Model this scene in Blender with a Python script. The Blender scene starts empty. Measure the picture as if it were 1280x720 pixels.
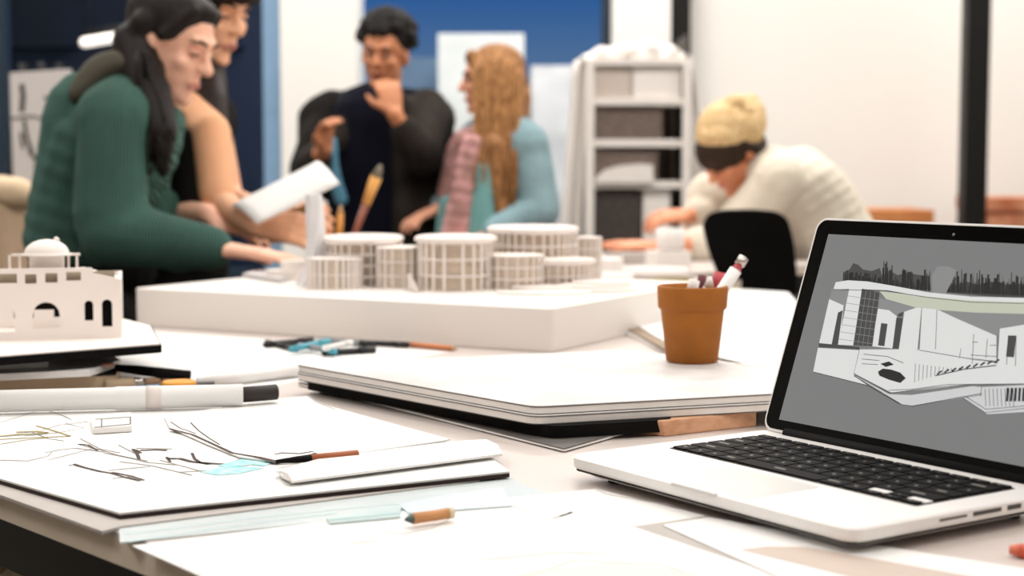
import bpy, bmesh, math, random
from mathutils import Vector, Matrix, Quaternion
from mathutils.geometry import tessellate_polygon
PI = math.pi
C = bpy.context.scene.collection
V = Vector
random.seed(7)

# ------------------------------------------------------------------ camera frame
FPX = 1951.9
PITCH = 0.0787
CAM = V((0, 0, 1.014))
TZ = 0.75
cp, sp = math.cos(PITCH), math.sin(PITCH)

def ray(px, py):
    u = (px - 640) / FPX
    v = -(py - 360) / FPX
    return V((u, cp + v * sp, -sp + v * cp))

def T(px, py, z=0.0):
    d = ray(px, py)
    t = (TZ + z - CAM.z) / d.z
    return CAM + d * t

def P(px, py, Y):
    d = ray(px, py)
    return CAM + d * (Y / d.y)

# ------------------------------------------------------------------ materials
def lin(c):
    if isinstance(c, str):
        c = c.lstrip('#')
        c = [int(c[i:i + 2], 16) / 255 for i in (0, 2, 4)]
    return tuple((x / 12.92 if x <= .04045 else ((x + .055) / 1.055) ** 2.4) for x in c) + (1.0,)

MATS = {}
def mat(name, col, rough=.6, metal=0.0, var=.06, scale=30, bump=0.0, bscale=80, emit=0.0, coat=0.0,
        trans=0.0, alpha=1.0, stripes=None, ior=1.45, spec=.5, sss=0.0, col2=None):
    if name in MATS:
        return MATS[name]
    m = bpy.data.materials.new(name)
    m.use_nodes = True
    nt = m.node_tree
    N, L = nt.nodes, nt.links
    b = N['Principled BSDF']
    c = lin(col)
    tc = N.new('ShaderNodeTexCoord')
    no = N.new('ShaderNodeTexNoise')
    no.inputs['Scale'].default_value = scale
    no.inputs['Detail'].default_value = 4
    L.new(tc.outputs['Object'], no.inputs['Vector'])
    rp = N.new('ShaderNodeValToRGB')
    if col2:
        rp.color_ramp.elements[0].color = lin(col2)
        rp.color_ramp.elements[0].position = .38
        rp.color_ramp.elements[1].position = .62
    else:
        rp.color_ramp.elements[0].color = tuple(x * (1 - var) for x in c[:3]) + (1,)
        rp.color_ramp.elements[0].position = .3
        rp.color_ramp.elements[1].position = .7
    rp.color_ramp.elements[1].color = c
    L.new(no.outputs['Fac'], rp.inputs['Fac'])
    L.new(rp.outputs['Color'], b.inputs['Base Color'])
    b.inputs['Roughness'].default_value = rough
    b.inputs['Metallic'].default_value = metal
    b.inputs['IOR'].default_value = ior
    b.inputs['Specular IOR Level'].default_value = spec
    if coat:
        b.inputs['Coat Weight'].default_value = coat
        b.inputs['Coat Roughness'].default_value = .08
    if trans:
        b.inputs['Transmission Weight'].default_value = trans
    if alpha < 1:
        b.inputs['Alpha'].default_value = alpha
    if sss:
        b.inputs['Subsurface Weight'].default_value = sss
        b.inputs['Subsurface Radius'].default_value = (.01, .004, .002)
    if emit:
        b.inputs['Emission Color'].default_value = c
        L.new(rp.outputs['Color'], b.inputs['Emission Color'])
        b.inputs['Emission Strength'].default_value = emit
    if bump or stripes:
        bp = N.new('ShaderNodeBump')
        bp.inputs['Distance'].default_value = .004
        bp.inputs['Strength'].default_value = max(bump, .01)
        if stripes:
            axis, ss = stripes
            w = N.new('ShaderNodeTexWave')
            w.wave_type = 'BANDS'
            w.bands_direction = axis
            w.inputs['Scale'].default_value = ss
            w.inputs['Distortion'].default_value = 1.2
            w.inputs['Detail'].default_value = 1
            L.new(tc.outputs['Object'], w.inputs['Vector'])
            L.new(w.outputs['Fac'], bp.inputs['Height'])
        else:
            n2 = N.new('ShaderNodeTexNoise')
            n2.inputs['Scale'].default_value = bscale
            L.new(tc.outputs['Object'], n2.inputs['Vector'])
            L.new(n2.outputs['Fac'], bp.inputs['Height'])
        L.new(bp.outputs['Normal'], b.inputs['Normal'])
    MATS[name] = m
    return m

def wood(name, c1, c2, rough=.5, scale=(3, 30, 30)):
    if name in MATS:
        return MATS[name]
    m = bpy.data.materials.new(name)
    m.use_nodes = True
    N, L = m.node_tree.nodes, m.node_tree.links
    b = N['Principled BSDF']
    tc = N.new('ShaderNodeTexCoord'); mp = N.new('ShaderNodeMapping')
    mp.inputs['Scale'].default_value = scale
    no = N.new('ShaderNodeTexNoise'); no.inputs['Scale'].default_value = 4; no.inputs['Detail'].default_value = 6
    rp = N.new('ShaderNodeValToRGB')
    rp.color_ramp.elements[0].color = lin(c1); rp.color_ramp.elements[0].position = .35
    rp.color_ramp.elements[1].color = lin(c2); rp.color_ramp.elements[1].position = .65
    L.new(tc.outputs['Object'], mp.inputs['Vector']); L.new(mp.outputs['Vector'], no.inputs['Vector'])
    L.new(no.outputs['Fac'], rp.inputs['Fac']); L.new(rp.outputs['Color'], b.inputs['Base Color'])
    b.inputs['Roughness'].default_value = rough
    MATS[name] = m
    return m

# ------------------------------------------------------------------ mesh builder
class MB:
    def __init__(s, M=None):
        s.bm = bmesh.new()
        s.M = M or Matrix.Identity(4)
        s.mi = 0

    def _add(s, vs, fs, smooth=False):
        bv = [s.bm.verts.new(s.M @ V(v)) for v in vs]
        for f in fs:
            try:
                fc = s.bm.faces.new([bv[i] for i in f])
                fc.smooth = smooth
                fc.material_index = s.mi
            except ValueError:
                pass
        return bv

    def box(s, c, size, R=None, smooth=False):
        c = V(c); h = V(size) / 2
        vs = []
        for x in (-1, 1):
            for y in (-1, 1):
                for z in (-1, 1):
                    p = V((x * h.x, y * h.y, z * h.z))
                    if R is not None:
                        p = R @ p
                    vs.append(c + p)
        s._add(vs, [(0, 1, 3, 2), (4, 6, 7, 5), (0, 4, 5, 1), (2, 3, 7, 6), (0, 2, 6, 4), (1, 5, 7, 3)])

    def prism(s, poly, z0, z1):
        """poly: list of (x,y); extruded between heights z0 and z1"""
        n = len(poly)
        area = sum(poly[i][0] * poly[(i + 1) % n][1] - poly[(i + 1) % n][0] * poly[i][1] for i in range(n))
        if area < 0:
            poly = poly[::-1]
        vs = [(p[0], p[1], z0) for p in poly] + [(p[0], p[1], z1) for p in poly]
        tri = tessellate_polygon([[V((p[0], p[1], 0)) for p in poly]])
        fs = [(i, (i + 1) % n, n + (i + 1) % n, n + i) for i in range(n)]
        for t in tri:
            a, b, c = t
            ar = (poly[b][0] - poly[a][0]) * (poly[c][1] - poly[a][1]) - (poly[c][0] - poly[a][0]) * (poly[b][1] - poly[a][1])
            if ar < 0:
                a, b, c = c, b, a
            fs.append((n + a, n + b, n + c))
            fs.append((c, b, a))
        s._add(vs, fs)

    def flat(s, pts):
        pts = [V(p) for p in pts]
        n = len(pts)
        nrm = V((0, 0, 0))
        for i in range(n):
            nrm += pts[i].cross(pts[(i + 1) % n])
        nrm.normalize()
        ax = V((1, 0, 0)) if abs(nrm.x) < .9 else V((0, 1, 0))
        ux = nrm.cross(ax).normalized(); uy = nrm.cross(ux)
        tri = tessellate_polygon([[V((p.dot(ux), p.dot(uy), 0)) for p in pts]])
        s._add(pts, list(tri))

    def tube(s, path, rad, n=10, cap=True, smooth=True):
        path = [V(p) for p in path]
        if not isinstance(rad, (list, tuple)):
            rad = [rad] * len(path)
        vs, fs = [], []
        prev = None
        for i, p in enumerate(path):
            t = (path[min(i + 1, len(path) - 1)] - path[max(i - 1, 0)]).normalized()
            if prev is None:
                a = V((0, 0, 1)) if abs(t.z) < .9 else V((1, 0, 0))
                u = t.cross(a).normalized()
            else:
                u = (prev - t * prev.dot(t)).normalized()
            prev = u
            w = t.cross(u)
            for k in range(n):
                an = 2 * PI * k / n
                vs.append(p + (u * math.cos(an) + w * math.sin(an)) * rad[i])
        for i in range(len(path) - 1):
            for k in range(n):
                fs.append((i * n + k, i * n + (k + 1) % n, (i + 1) * n + (k + 1) % n, (i + 1) * n + k))
        if cap:
            fs.append(tuple(range(n))[::-1])
            fs.append(tuple(range((len(path) - 1) * n, len(path) * n)))
        s._add(vs, fs, smooth)

    def lathe(s, prof, c, n=32, axis=None, sx=1, sy=1, smooth=True):
        c = V(c)
        R = axis or Matrix.Identity(3)
        vs, fs = [], []
        for r, z in prof:
            for k in range(n):
                a = 2 * PI * k / n
                vs.append(c + R @ V((r * math.cos(a) * sx, r * math.sin(a) * sy, z)))
        for i in range(len(prof) - 1):
            for k in range(n):
                fs.append((i * n + k, i * n + (k + 1) % n, (i + 1) * n + (k + 1) % n, (i + 1) * n + k))
        fs.append(tuple(range(n))[::-1])
        fs.append(tuple(range((len(prof) - 1) * n, len(prof) * n)))
        s._add(vs, fs, smooth)

    def ell(s, c, r, R=None, seg=16, rings=10):
        c = V(c)
        if not hasattr(r, '__len__'):
            r = (r, r, r)
        vs = [c + (R @ V((0, 0, -r[2])) if R else V((0, 0, -r[2])))]
        for i in range(1, rings):
            ph = -PI / 2 + PI * i / rings
            for k in range(seg):
                a = 2 * PI * k / seg
                p = V((r[0] * math.cos(ph) * math.cos(a), r[1] * math.cos(ph) * math.sin(a), r[2] * math.sin(ph)))
                vs.append(c + (R @ p if R else p))
        vs.append(c + (R @ V((0, 0, r[2])) if R else V((0, 0, r[2]))))
        fs = []
        for k in range(seg):
            fs.append((0, 1 + (k + 1) % seg, 1 + k))
        for i in range(rings - 2):
            for k in range(seg):
                a = 1 + i * seg; b = a + seg
                fs.append((a + k, a + (k + 1) % seg, b + (k + 1) % seg, b + k))
        top = len(vs) - 1; a = 1 + (rings - 2) * seg
        for k in range(seg):
            fs.append((a + k, a + (k + 1) % seg, top))
        s._add(vs, fs, True)

    def cap(s, p0, p1, r0, r1=None, n=14):
        """tapered capsule"""
        r1 = r0 if r1 is None else r1
        p0, p1 = V(p0), V(p1)
        d = (p1 - p0)
        if d.length < 1e-6:
            s.ell(p0, r0); return
        t = d.normalized()
        path, rad = [], []
        for a in (-.999, -.8, -.45, 0):
            path.append(p0 + t * a * r0); rad.append(r0 * math.sqrt(max(0.0, 1 - a * a)) + 1e-4)
        for a in (.33, .66):
            path.append(p0 + d * a); rad.append(r0 + (r1 - r0) * a)
        for a in (0, .45, .8, .999):
            path.append(p1 + t * a * r1); rad.append(r1 * math.sqrt(max(0.0, 1 - a * a)) + 1e-4)
        s.tube(path, rad, n=n)

    def ribbon(s, pts, w, up=V((0, 0, 1))):
        """flat line along pts (world points), width w"""
        pts = [V(p) for p in pts]
        vs = []
        for i, p in enumerate(pts):
            t = (pts[min(i + 1, len(pts) - 1)] - pts[max(i - 1, 0)])
            sd = t.cross(up)
            if sd.length < 1e-9:
                sd = V((1, 0, 0))
            sd.normalize()
            ww = w[i] if isinstance(w, (list, tuple)) else w
            vs += [p - sd * ww / 2, p + sd * ww / 2]
        s._add(vs, [(2 * i, 2 * i + 1, 2 * i + 3, 2 * i + 2) for i in range(len(pts) - 1)])

    def build(s, name, m, parent=None, bevel=0, seg=2, smooth=False, **props):
        me = bpy.data.meshes.new(name)
        bmesh.ops.recalc_face_normals(s.bm, faces=s.bm.faces)
        s.bm.to_mesh(me); s.bm.free()
        return link(name, me, m, parent, bevel, seg, **props)

WLOC = {}
def link(name, me, m, parent=None, bevel=0, seg=2, **props):
    o = bpy.data.objects.new(name, me)
    C.objects.link(o)
    xs = [v.co for v in me.vertices]
    if xs:
        lo = V((min(v.x for v in xs), min(v.y for v in xs), min(v.z for v in xs)))
        hi = V((max(v.x for v in xs), max(v.y for v in xs), max(v.z for v in xs)))
        org = V(((lo.x + hi.x) / 2, (lo.y + hi.y) / 2, lo.z))
    else:
        org = V((0, 0, 0))
    me.transform(Matrix.Translation(-org))
    if parent is not None:
        o.parent = parent
        o.location = org - WLOC[parent.name]
    else:
        o.location = org
    WLOC[o.name] = org
    for mm in (m if isinstance(m, (list, tuple)) else [m]):
        me.materials.append(mm)
    if bevel:
        bv = o.modifiers.new('bevel', 'BEVEL'); bv.width = bevel; bv.segments = seg; bv.limit_method = 'ANGLE'
        bv.angle_limit = .6
    for k, v in props.items():
        o[k] = v
    return o

def empty(name, loc, label=None, category=None, group=None):
    o = bpy.data.objects.new(name, None)
    C.objects.link(o); o.location = V(loc); WLOC[o.name] = V(loc)
    o.empty_display_size = .05
    if label: o['label'] = label
    if category: o['category'] = category
    if group: o['group'] = group
    return o

def blob(mb, voxel, smooth=4, fac=.5):
    """merge the pieces gathered in mb into one continuous surface"""
    me = bpy.data.meshes.new('tmp')
    mb.bm.to_mesh(me); mb.bm.free()
    o = bpy.data.objects.new('tmp', me); C.objects.link(o)
    r = o.modifiers.new('r', 'REMESH'); r.mode = 'VOXEL'; r.voxel_size = voxel; r.use_smooth_shade = True
    sm = o.modifiers.new('s', 'SMOOTH'); sm.iterations = smooth; sm.factor = fac
    dg = bpy.context.evaluated_depsgraph_get(); dg.update()
    out = bpy.data.meshes.new_from_object(o.evaluated_get(dg))
    bpy.data.objects.remove(o); bpy.data.meshes.remove(me)
    for p in out.polygons:
        p.use_smooth = True
    out.materials.clear()
    return out

def rpoly(pts, r, n=4):
    """round the corners of a 2D polygon"""
    out = []
    N = len(pts)
    for i in range(N):
        p0, p, p1 = V(pts[i - 1][:2]), V(pts[i][:2]), V(pts[(i + 1) % N][:2])
        a = (p0 - p); b = (p1 - p)
        rr = min(r, a.length * .45, b.length * .45)
        A = p + a.normalized() * rr; B = p + b.normalized() * rr
        for k in range(n + 1):
            t = k / n
            out.append(tuple(A * (1 - t) ** 2 + p * 2 * t * (1 - t) + B * t * t))
    return out

def Tp(pts, z):
    return [tuple(T(x, y, z)[:2]) for x, y in pts]

def S(o, label, category, group=None):
    o['label'] = label; o['category'] = category
    if group: o['group'] = group
    return o

def struct(o):
    o['kind'] = 'structure'
    return o
# ================================================================== ROOM
YB = 7.6           # back wall plane
m_wall = mat('white_plaster', '#ece9e4', .9, var=.02, scale=2)
m_floor = mat('dark_floor', '#4a4540', .5, var=.2, scale=3)
m_ceil = mat('ceiling_paint', '#e8e4de', .9, var=.02)
m_blackm = mat('black_metal', '#100e0c', .5, var=.2, spec=.3)
XL, XR, YR, ZC = -3.6, 4.4, -2.2, 3.1
b = MB(); b.box(((XL + XR) / 2, (YB + YR) / 2, -.05), (XR - XL + .4, YB - YR + .4, .1)); struct(b.build('floor', m_floor))
b = MB(); b.box(((XL + XR) / 2, (YB + YR) / 2, ZC + .05), (XR - XL + .4, YB - YR + .4, .1)); struct(b.build('ceiling', m_ceil))
b = MB(); b.box((XL - .1, (YB + YR) / 2, ZC / 2), (.2, YB - YR, ZC)); struct(b.build('wall_left', mat('taupe_wall', '#c9c2ba', .9)))
b = MB(); b.box((XR + .1, (YB + YR) / 2, ZC / 2), (.2, YB - YR, ZC)); struct(b.build('wall_right', m_wall))
b = MB(); b.box(((XL + XR) / 2, YR - .1, ZC / 2), (XR - XL, .2, ZC)); struct(b.build('wall_rear', mat('grey_brown_wall', '#a79d94', .9)))
def X(px, Y=YB):
    return P(px, 206, Y).x
# the glazed left part: sill wall, header, columns; the right part is solid
SILL, HEAD = .45, 2.7
xw1, xc0, xc1, xw2, xc2, xc3 = XL, X(358), X(451), X(752), X(763), X(833)
b = MB()
b.box(((XL + xc3) / 2, YB + .1, SILL / 2), (xc3 - XL, .2, SILL))
b.box(((XL + xc3) / 2, YB + .1, (HEAD + ZC) / 2), (xc3 - XL, .2, ZC - HEAD))
b.box(((xc3 + XR) / 2, YB + .1, ZC / 2), (XR - xc3, .2, ZC))
struct(b.build('wall_back', m_wall))
b = MB(); b.box(((xc0 + xc1) / 2, YB + .02, ZC / 2), (xc1 - xc0, .36, ZC)); struct(b.build('wall_pillar', m_wall))
b = MB(); b.box(((xc2 + xc3) / 2, YB + .02, ZC / 2), (xc3 - xc2, .36, ZC)); struct(b.build('wall_pier', m_wall))
m_glass = mat('window_glass', '#dfe8f0', .02, trans=1.0, ior=1.1, var=.0, spec=.3)
m_slate = mat('slate_frame', '#182a3a', .5, var=.1)
m_strip = mat('pale_blue_frame', '#8fb4d6', .6, var=.15, scale=8, stripes=('Z', 12))
# window_1: dark, with the pale blue strip of the blind guide at its right
w = struct(empty('window_1', (0, YB, 0)))
WLOC[w.name] = V((0, YB, 0))
b = MB(); b.box(((XL + xc0) / 2, YB + .10, (SILL + HEAD) / 2), (xc0 - XL, .012, HEAD - SILL)); b.build('pane', m_glass, w)
b = MB()
b.box((X(354.5), YB + .06, (SILL + HEAD) / 2), (X(359) - X(351), .1, HEAD - SILL))
b.box(((XL + xc0) / 2, YB + .06, SILL + .03), (xc0 - XL, .1, .06))
b.box(((XL + xc0) / 2, YB + .06, HEAD - .03), (xc0 - XL, .1, .06))
b.box((X(2), YB + .06, (SILL + HEAD) / 2), (.05, .1, HEAD - SILL))
b.build('frame', m_slate, w)
b = MB(); b.box((X(340.5), YB + .03, (SILL + HEAD) / 2), (X(351) - X(330), .05, HEAD - SILL)); b.build('blind_guide', m_strip, w)
w = struct(empty('window_2', (0, YB, 0)))
b = MB(); b.box(((xc1 + xc2) / 2, YB + .10, (SILL + HEAD) / 2), (xc2 - xc1, .012, HEAD - SILL)); b.build('pane', m_glass, w)
b = MB()
b.box((X(757.5), YB + .06, (SILL + HEAD) / 2), (X(763) - X(752), .1, HEAD - SILL))
b.box(((xc1 + xc2) / 2, YB + .06, SILL + .03), (xc2 - xc1, .1, .06))
b.box(((xc1 + xc2) / 2, YB + .06, HEAD - .03), (xc2 - xc1, .1, .06))
b.build('frame', m_slate, w)
# dark posts on the right part
b = MB(); b.box(((X(834) + X(858)) / 2, YB - .06, ZC / 2), (X(858) - X(834), .12, ZC)); struct(b.build('trim_1', m_blackm))
b = MB(); b.box(((X(1202, 6.6) + X(1230, 6.6)) / 2, 6.6, ZC / 2), (X(1230, 6.6) - X(1202, 6.6), .1, ZC)); struct(b.build('trim_2', m_blackm))
# outside: dusk, a navy building close to window_1 and pale blocks standing for the whitish reflections in window_2
m_navy = mat('navy_facade', '#03122a', .8, var=.5, scale=1.2, col2='#010814')
m_pale = mat('pale_reflection', '#e9e2d6', .8, var=.25, scale=2, bump=.2)
m_beige = mat('beige_reflection', '#d3cac2', .8, var=.3, scale=4)
def outside(name, px0, px1, ytop, Y, depth, m, label):
    x0, x1 = X(px0, Y), X(px1, Y)
    z1 = P(640, ytop, Y).z
    b = MB(); b.box(((x0 + x1) / 2, Y + depth / 2, z1 / 2), (x1 - x0, depth, z1))
    # window recesses with ledges
    n = max(2, int((x1 - x0) / .8))
    for i in range(n):
        for k in range(max(1, int(z1 / 1.2))):
            b.box((x0 + (i + .5) * (x1 - x0) / n, Y - .03, .7 + k * 1.1), ((x1 - x0) / n * .6, .08, .05))
    return S(b.build(name, m), label, 'building')
outside('office_building', -260, 350, -260, 10.2, 3, m_navy, 'dark navy building outside the left window')
outside('pale_block', 548, 655, 42, 11.5, 2, m_pale, 'pale tall block standing for a window reflection, behind the long-haired woman')
outside('pale_block', 664, 738, 82, 11.0, 2, m_beige, 'low beige block standing for a reflection in the blue window beside the white shelf')
outside('pale_block', 452, 562, 72, 14.0, 2, mat('greyblue_facade', '#8fa6ba', .8, var=.2, scale=2), 'grey-blue building outside beside the curly-haired man')
# lamps of the room: ceiling fixtures out of the frame, above
def lamp(x, y, sx, sy, power, col=(1, .962, .915)):
    e = empty('ceiling_light', (x, y, ZC - .03), 'white rectangular ceiling light panel above the tables', 'ceiling light', 'ceiling light panels')
    b = MB(); b.box((x, y, ZC - .02), (sx + .06, sy + .06, .035)); b.build('housing', m_wall, e)
    ld = bpy.data.lights.new('panel_light', 'AREA'); ld.shape = 'RECTANGLE'; ld.size = sx; ld.size_y = sy
    ld.energy = power; ld.color = col
    lo = bpy.data.objects.new('panel_light', ld); C.objects.link(lo); lo.location = (x, y, ZC - .045)
LP = 30
for x in (-2.0, .2, 2.4):
    for y in (.2, 2.5, 4.7, 6.5):
        lamp(x, y, 1.2, .5, LP * (1.3 if y > 4 else .92))
fld = bpy.data.lights.new('outside_fill_light', 'AREA'); fld.size = 2.5; fld.energy = 300; fld.color = (1, .96, .9)  # unseen area light added to brighten the blocks behind window_2
flo = bpy.data.objects.new('outside_fill_light', fld); C.objects.link(flo); flo.location = (.2, 8.6, 3.6); flo.rotation_euler = (math.radians(52), 0, math.radians(8))

# left: lamp reflection at the dark window, built as a glowing bar
A, B_ = P(106, 53, 6.9), P(168, 43, 6.9)
e = empty('lamp_reflection', (A + B_) / 2, 'short glowing white bar standing for a lamp reflection at the dark window', 'reflection')
b = MB(); b.cap(A, B_, .022); b.build('tube', mat('reflection_bar', '#fff8ee', .4, emit=1.2), e)
b = MB(); b.tube([A + V((0, 0, .04)), B_ + V((0, 0, .04))], .012); 
for q in (A, B_): b.tube([q + V((0, 0, .03)), V((q.x, q.y, ZC))], .004, n=6)
b.build('bar_hangers', m_blackm, e)  # made-up hangers carrying the reflection bar

# drawing board with sketches on an easel at left
m_board = mat('drawing_board_paper', '#cfcac8', .8, var=.1, scale=6)
m_char = mat('charcoal_sketch', '#4a4744', .9, var=.3)
YE = 5.2
e = empty('easel', (P(50, 200, YE).x, YE + .05, 0), 'black easel carrying a pinned-up sketch behind the green-sweater person', 'easel')
c0 = P(50, 200, YE)
b = MB()
for s_ in (-1, 1):
    b.tube([(c0.x + s_ * .06, YE + .03, 1.35), (c0.x + s_ * .22, YE + .03, 0.0)], .012)
b.tube([(c0.x, YE + .03, 1.35), (c0.x, YE + .4, 0.0)], .012)
b.tube([(c0.x - .17, YE + .008, P(0, 268, YE).z - .0125), (c0.x + .17, YE + .008, P(0, 268, YE).z - .0125)], .012)
b.build('stand', m_blackm, e)
def pan(p, dy): return [P(x, y, YE - dy) for x, y in p]
b = MB()
q = [(12, 91), (88, 86), (96, 268), (18, 268)]
f0 = pan(q, .0); f1 = [v + V((0, .012, 0)) for v in f0]
b._add(f0 + f1, [(0, 1, 2, 3), (7, 6, 5, 4), (0, 4, 5, 1), (1, 5, 6, 2), (2, 6, 7, 3), (3, 7, 4, 0)])
bd = S(b.build('sketch_board', m_board), 'pale grey sketch sheet with dark brush marks, on the easel at the dark window', 'drawing')
b = MB()
for pl, wd in (([(27, 105), (29, 120), (27, 140)], .017), ([(30, 150), (34, 175), (40, 190)], .012), ([(26, 165), (29, 185)], .01), ([(47, 200), (48, 215), (46, 232)], .014),
               ([(55, 120), (62, 128), (58, 140)], .01), ([(36, 188), (46, 200), (44, 212)], .012), ([(15, 148), (40, 145), (60, 150)], .006)):
    b.ribbon(pan(pl, .002), wd, up=V((0, -1, 0)))
b.build('brush_marks', m_char, bd)

# beige padded chair at far left
YC = 4.3
e = empty('lounge_chair', (P(5, 250, YC).x, YC + .25, 0), 'beige padded tub chair half out of frame beside the green-sweater person', 'chair')
m_bg = mat('beige_upholstery', '#c9ae92', .9, var=.08, bump=.3)
cx = P(0, 250, YC).x; zt = P(0, 228, YC).z
b = MB()
for i in range(15):
    a = PI * (i / 14)
    b.cap((cx + .26 * math.cos(a) - .12, YC + .26 - .26 * math.sin(a), .42), (cx + .26 * math.cos(a) - .12, YC + .26 - .26 * math.sin(a), zt - .05 - .1 * abs(math.cos(a)) ** 3 ), .05)
me = blob(b, .014, 3); link('backrest', me, m_bg, e)
b = MB()
b.cap((cx + .14, YC + .26, zt - .14), (cx + .05, YC + .01, zt - .03), .04); b.cap((cx + .05, YC + .01, zt - .03), (cx - .2, YC - .0, zt + .0), .045)
me = blob(b, .012, 3); link('top_roll', me, mat('light_beige_upholstery', '#dcc4a4', .9), e)
b = MB(); b.box((cx - .12, YC + .3, .36), (.5, .5, .14)); b.build('seat', m_bg, e, bevel=.03)
for sx in (-1, 1):
    for sy in (-1, 1):
        b = MB(); b.tube([(cx - .12 + sx * .2, YC + .3 + sy * .2, 0), (cx - .12 + sx * .2, YC + .3 + sy * .2, .3)], .018); b.build('leg', m_blackm, e)

# right: wooden cabinet tops behind the laptop
m_or = wood('orange_wood', '#c77b42', '#d88f55')
m_tc = mat('terracotta_print', '#d99a77', .8, col2='#b96c48', scale=9)
m_wh = mat('white_laminate', '#f1eeea', .5, var=.02)
def cabinet(px0, px1, ytop, Y, m, label):
    x0, x1 = X(px0, Y), X(px1, Y); z = P(640, ytop, Y).z
    e = empty('cabinet', ((x0 + x1) / 2, Y + .2, 0), label, 'cabinet')
    b = MB(); b.box(((x0 + x1) / 2, Y + .2, z - .03), (x1 - x0, .44, .06)); b.build('top', m, e, bevel=.004)
    b = MB(); b.box(((x0 + x1) / 2, Y + .2, (z - .06 + .08) / 2 + .0), (x1 - x0 - .03, .4, z - .06 - .08)); b.build('body', m_wh if m is m_or else m, e)
    for i in range(2):
        w_ = (x1 - x0 - .05) / 2
        b = MB(); b.box((x0 + .025 + w_ * (i + .5), Y - .008, (z - .06 + .08) / 2), (w_ - .006, .016, z - .18)); d = b.build('door', m_wh if m is m_or else m, e, bevel=.002)
        b = MB(); b.box((x0 + .025 + w_ * (i + .5) + (.5 - i) * w_ * .8, Y - .022, z * .6), (.012, .02, .12)); b.build('handle', m_blackm, d)
    b = MB(); b.box(((x0 + x1) / 2, Y + .2, .04), (x1 - x0 - .08, .34, .08)); b.build('plinth', m_blackm, e)
cabinet(1063, 1168, 262, 6.9, m_or, 'low cabinet with orange wooden top by the white wall')
cabinet(1229, 1330, 247, 6.95, m_tc, 'terracotta-coloured cabinet at right edge beyond the black post')

# white shelf unit
m_sh = mat('shelf_white', '#ebe4de', .55, var=.04)
m_bin = mat('taupe_mesh', '#83736a', .8, col2='#6b5c55', scale=60)
m_lbin = mat('pale_taupe_box', '#c9bcb2', .8)
m_film = mat('clear_film', '#eeeae6', .3, alpha=.45, var=.05)
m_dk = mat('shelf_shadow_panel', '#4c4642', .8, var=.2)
YS = 6.3
def Z(y, Y=YS): return P(640, y, Y).z
x0, x1 = X(737, YS), X(858, YS)
e = empty('storage_rack', ((x0 + x1) / 2, YS + .2, 0), 'tall white open shelf rack between the windows and white wall', 'shelf')
D_ = .42
for xx in (x0, x1):
    for yy in (YS, YS + D_):
        b = MB(); b.box((xx, yy, Z(74) / 2), (.035, .035, Z(74))); b.build('post', m_sh, e, bevel=.003)
for y in (77, 127, 179, 231, 322, 420):
    b = MB(); b.box(((x0 + x1) / 2, YS + D_ / 2, Z(y)), (x1 - x0, D_, .03)); b.build('shelf', m_sh, e, bevel=.002)
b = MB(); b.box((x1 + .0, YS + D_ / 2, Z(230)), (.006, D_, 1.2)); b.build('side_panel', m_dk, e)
b = MB(); b.box(((x0 + x1) / 2, YS + D_ - .01, (.1 + Z(80)) / 2), (x1 - x0, .006, Z(80) - .1)); b.build('back_panel', mat('taupe_back_panel', '#a09188', .8), e)
def crate(px0, px1, y0, y1, name, m, label, cat_, yy=YS + .03, dd=.3, grp=None, slats=False):
    xa, xb = X(px0, YS), X(px1, YS); za, zb = Z(y1), Z(y0)
    cx_, w_, h_ = (xa + xb) / 2, xb - xa, zb - za
    b = MB(); t = .008
    b.box((cx_, yy + dd / 2, za + t / 2), (w_, dd, t))
    b.box((cx_, yy, za + h_ / 2), (w_, t, h_)); b.box((cx_, yy + dd, za + h_ / 2), (w_, t, h_))
    b.box((xa, yy + dd / 2, za + h_ / 2), (t, dd, h_)); b.box((xb, yy + dd / 2, za + h_ / 2), (t, dd, h_))
    if slats:
        n = int(w_ / .022)
        for i in range(n):
            b.box((xa + (i + .5) * w_ / n, yy - .006, za + h_ / 2), (.006, .008, h_ * .9))
    b.box((cx_, yy - .004, zb - .006), (w_ + .01, .012, .012))
    return S(b.build(name, m), label, cat_)
SH = 2.2
crate(742, 788, 84, 124, 'storage_box', m_lbin, 'pale taupe box on the top tier of the white rack', 'box')
crate(792, 850, 83, 124, 'storage_box', m_sh, 'white box on the top tier of the white rack, beside the taupe box', 'box')
crate(742, 827, 134, 176, 'storage_basket', m_bin, 'taupe mesh basket under the boxes on the white rack', 'basket', slats=True)
crate(742, 822, 190, 228, 'storage_basket', m_bin, 'taupe mesh basket holding white paper, on the white rack', 'basket', slats=True)
crate(741, 800, 240, 319, 'storage_basket', mat('dark_mesh', '#544a45', .8, col2='#3f3835', scale=60), 'dark deep basket low on the white rack', 'basket', slats=True)
crate(806, 838, 237, 319, 'storage_box', m_sh, 'white upright box low on the rack beside the dark basket', 'box')
# paper sagging over the basket
b = MB()
poly = [(745, 222), (757, 212), (775, 207), (800, 205), (816, 206), (817, 228.5), (745, 228.5)]
f0 = [P(x, y, YS - .02) for x, y in poly]; f1 = [v + V((0, .22, 0)) for v in f0]
b.flat(f0); b.flat(f1)
n = len(poly)
b._add(f0 + f1, [(i, (i + 1) % n, n + (i + 1) % n, n + i) for i in range(n)])
S(b.build('paper_stack', m_sh), 'white curved stack of paper lying in the rack basket', 'paper')
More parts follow.
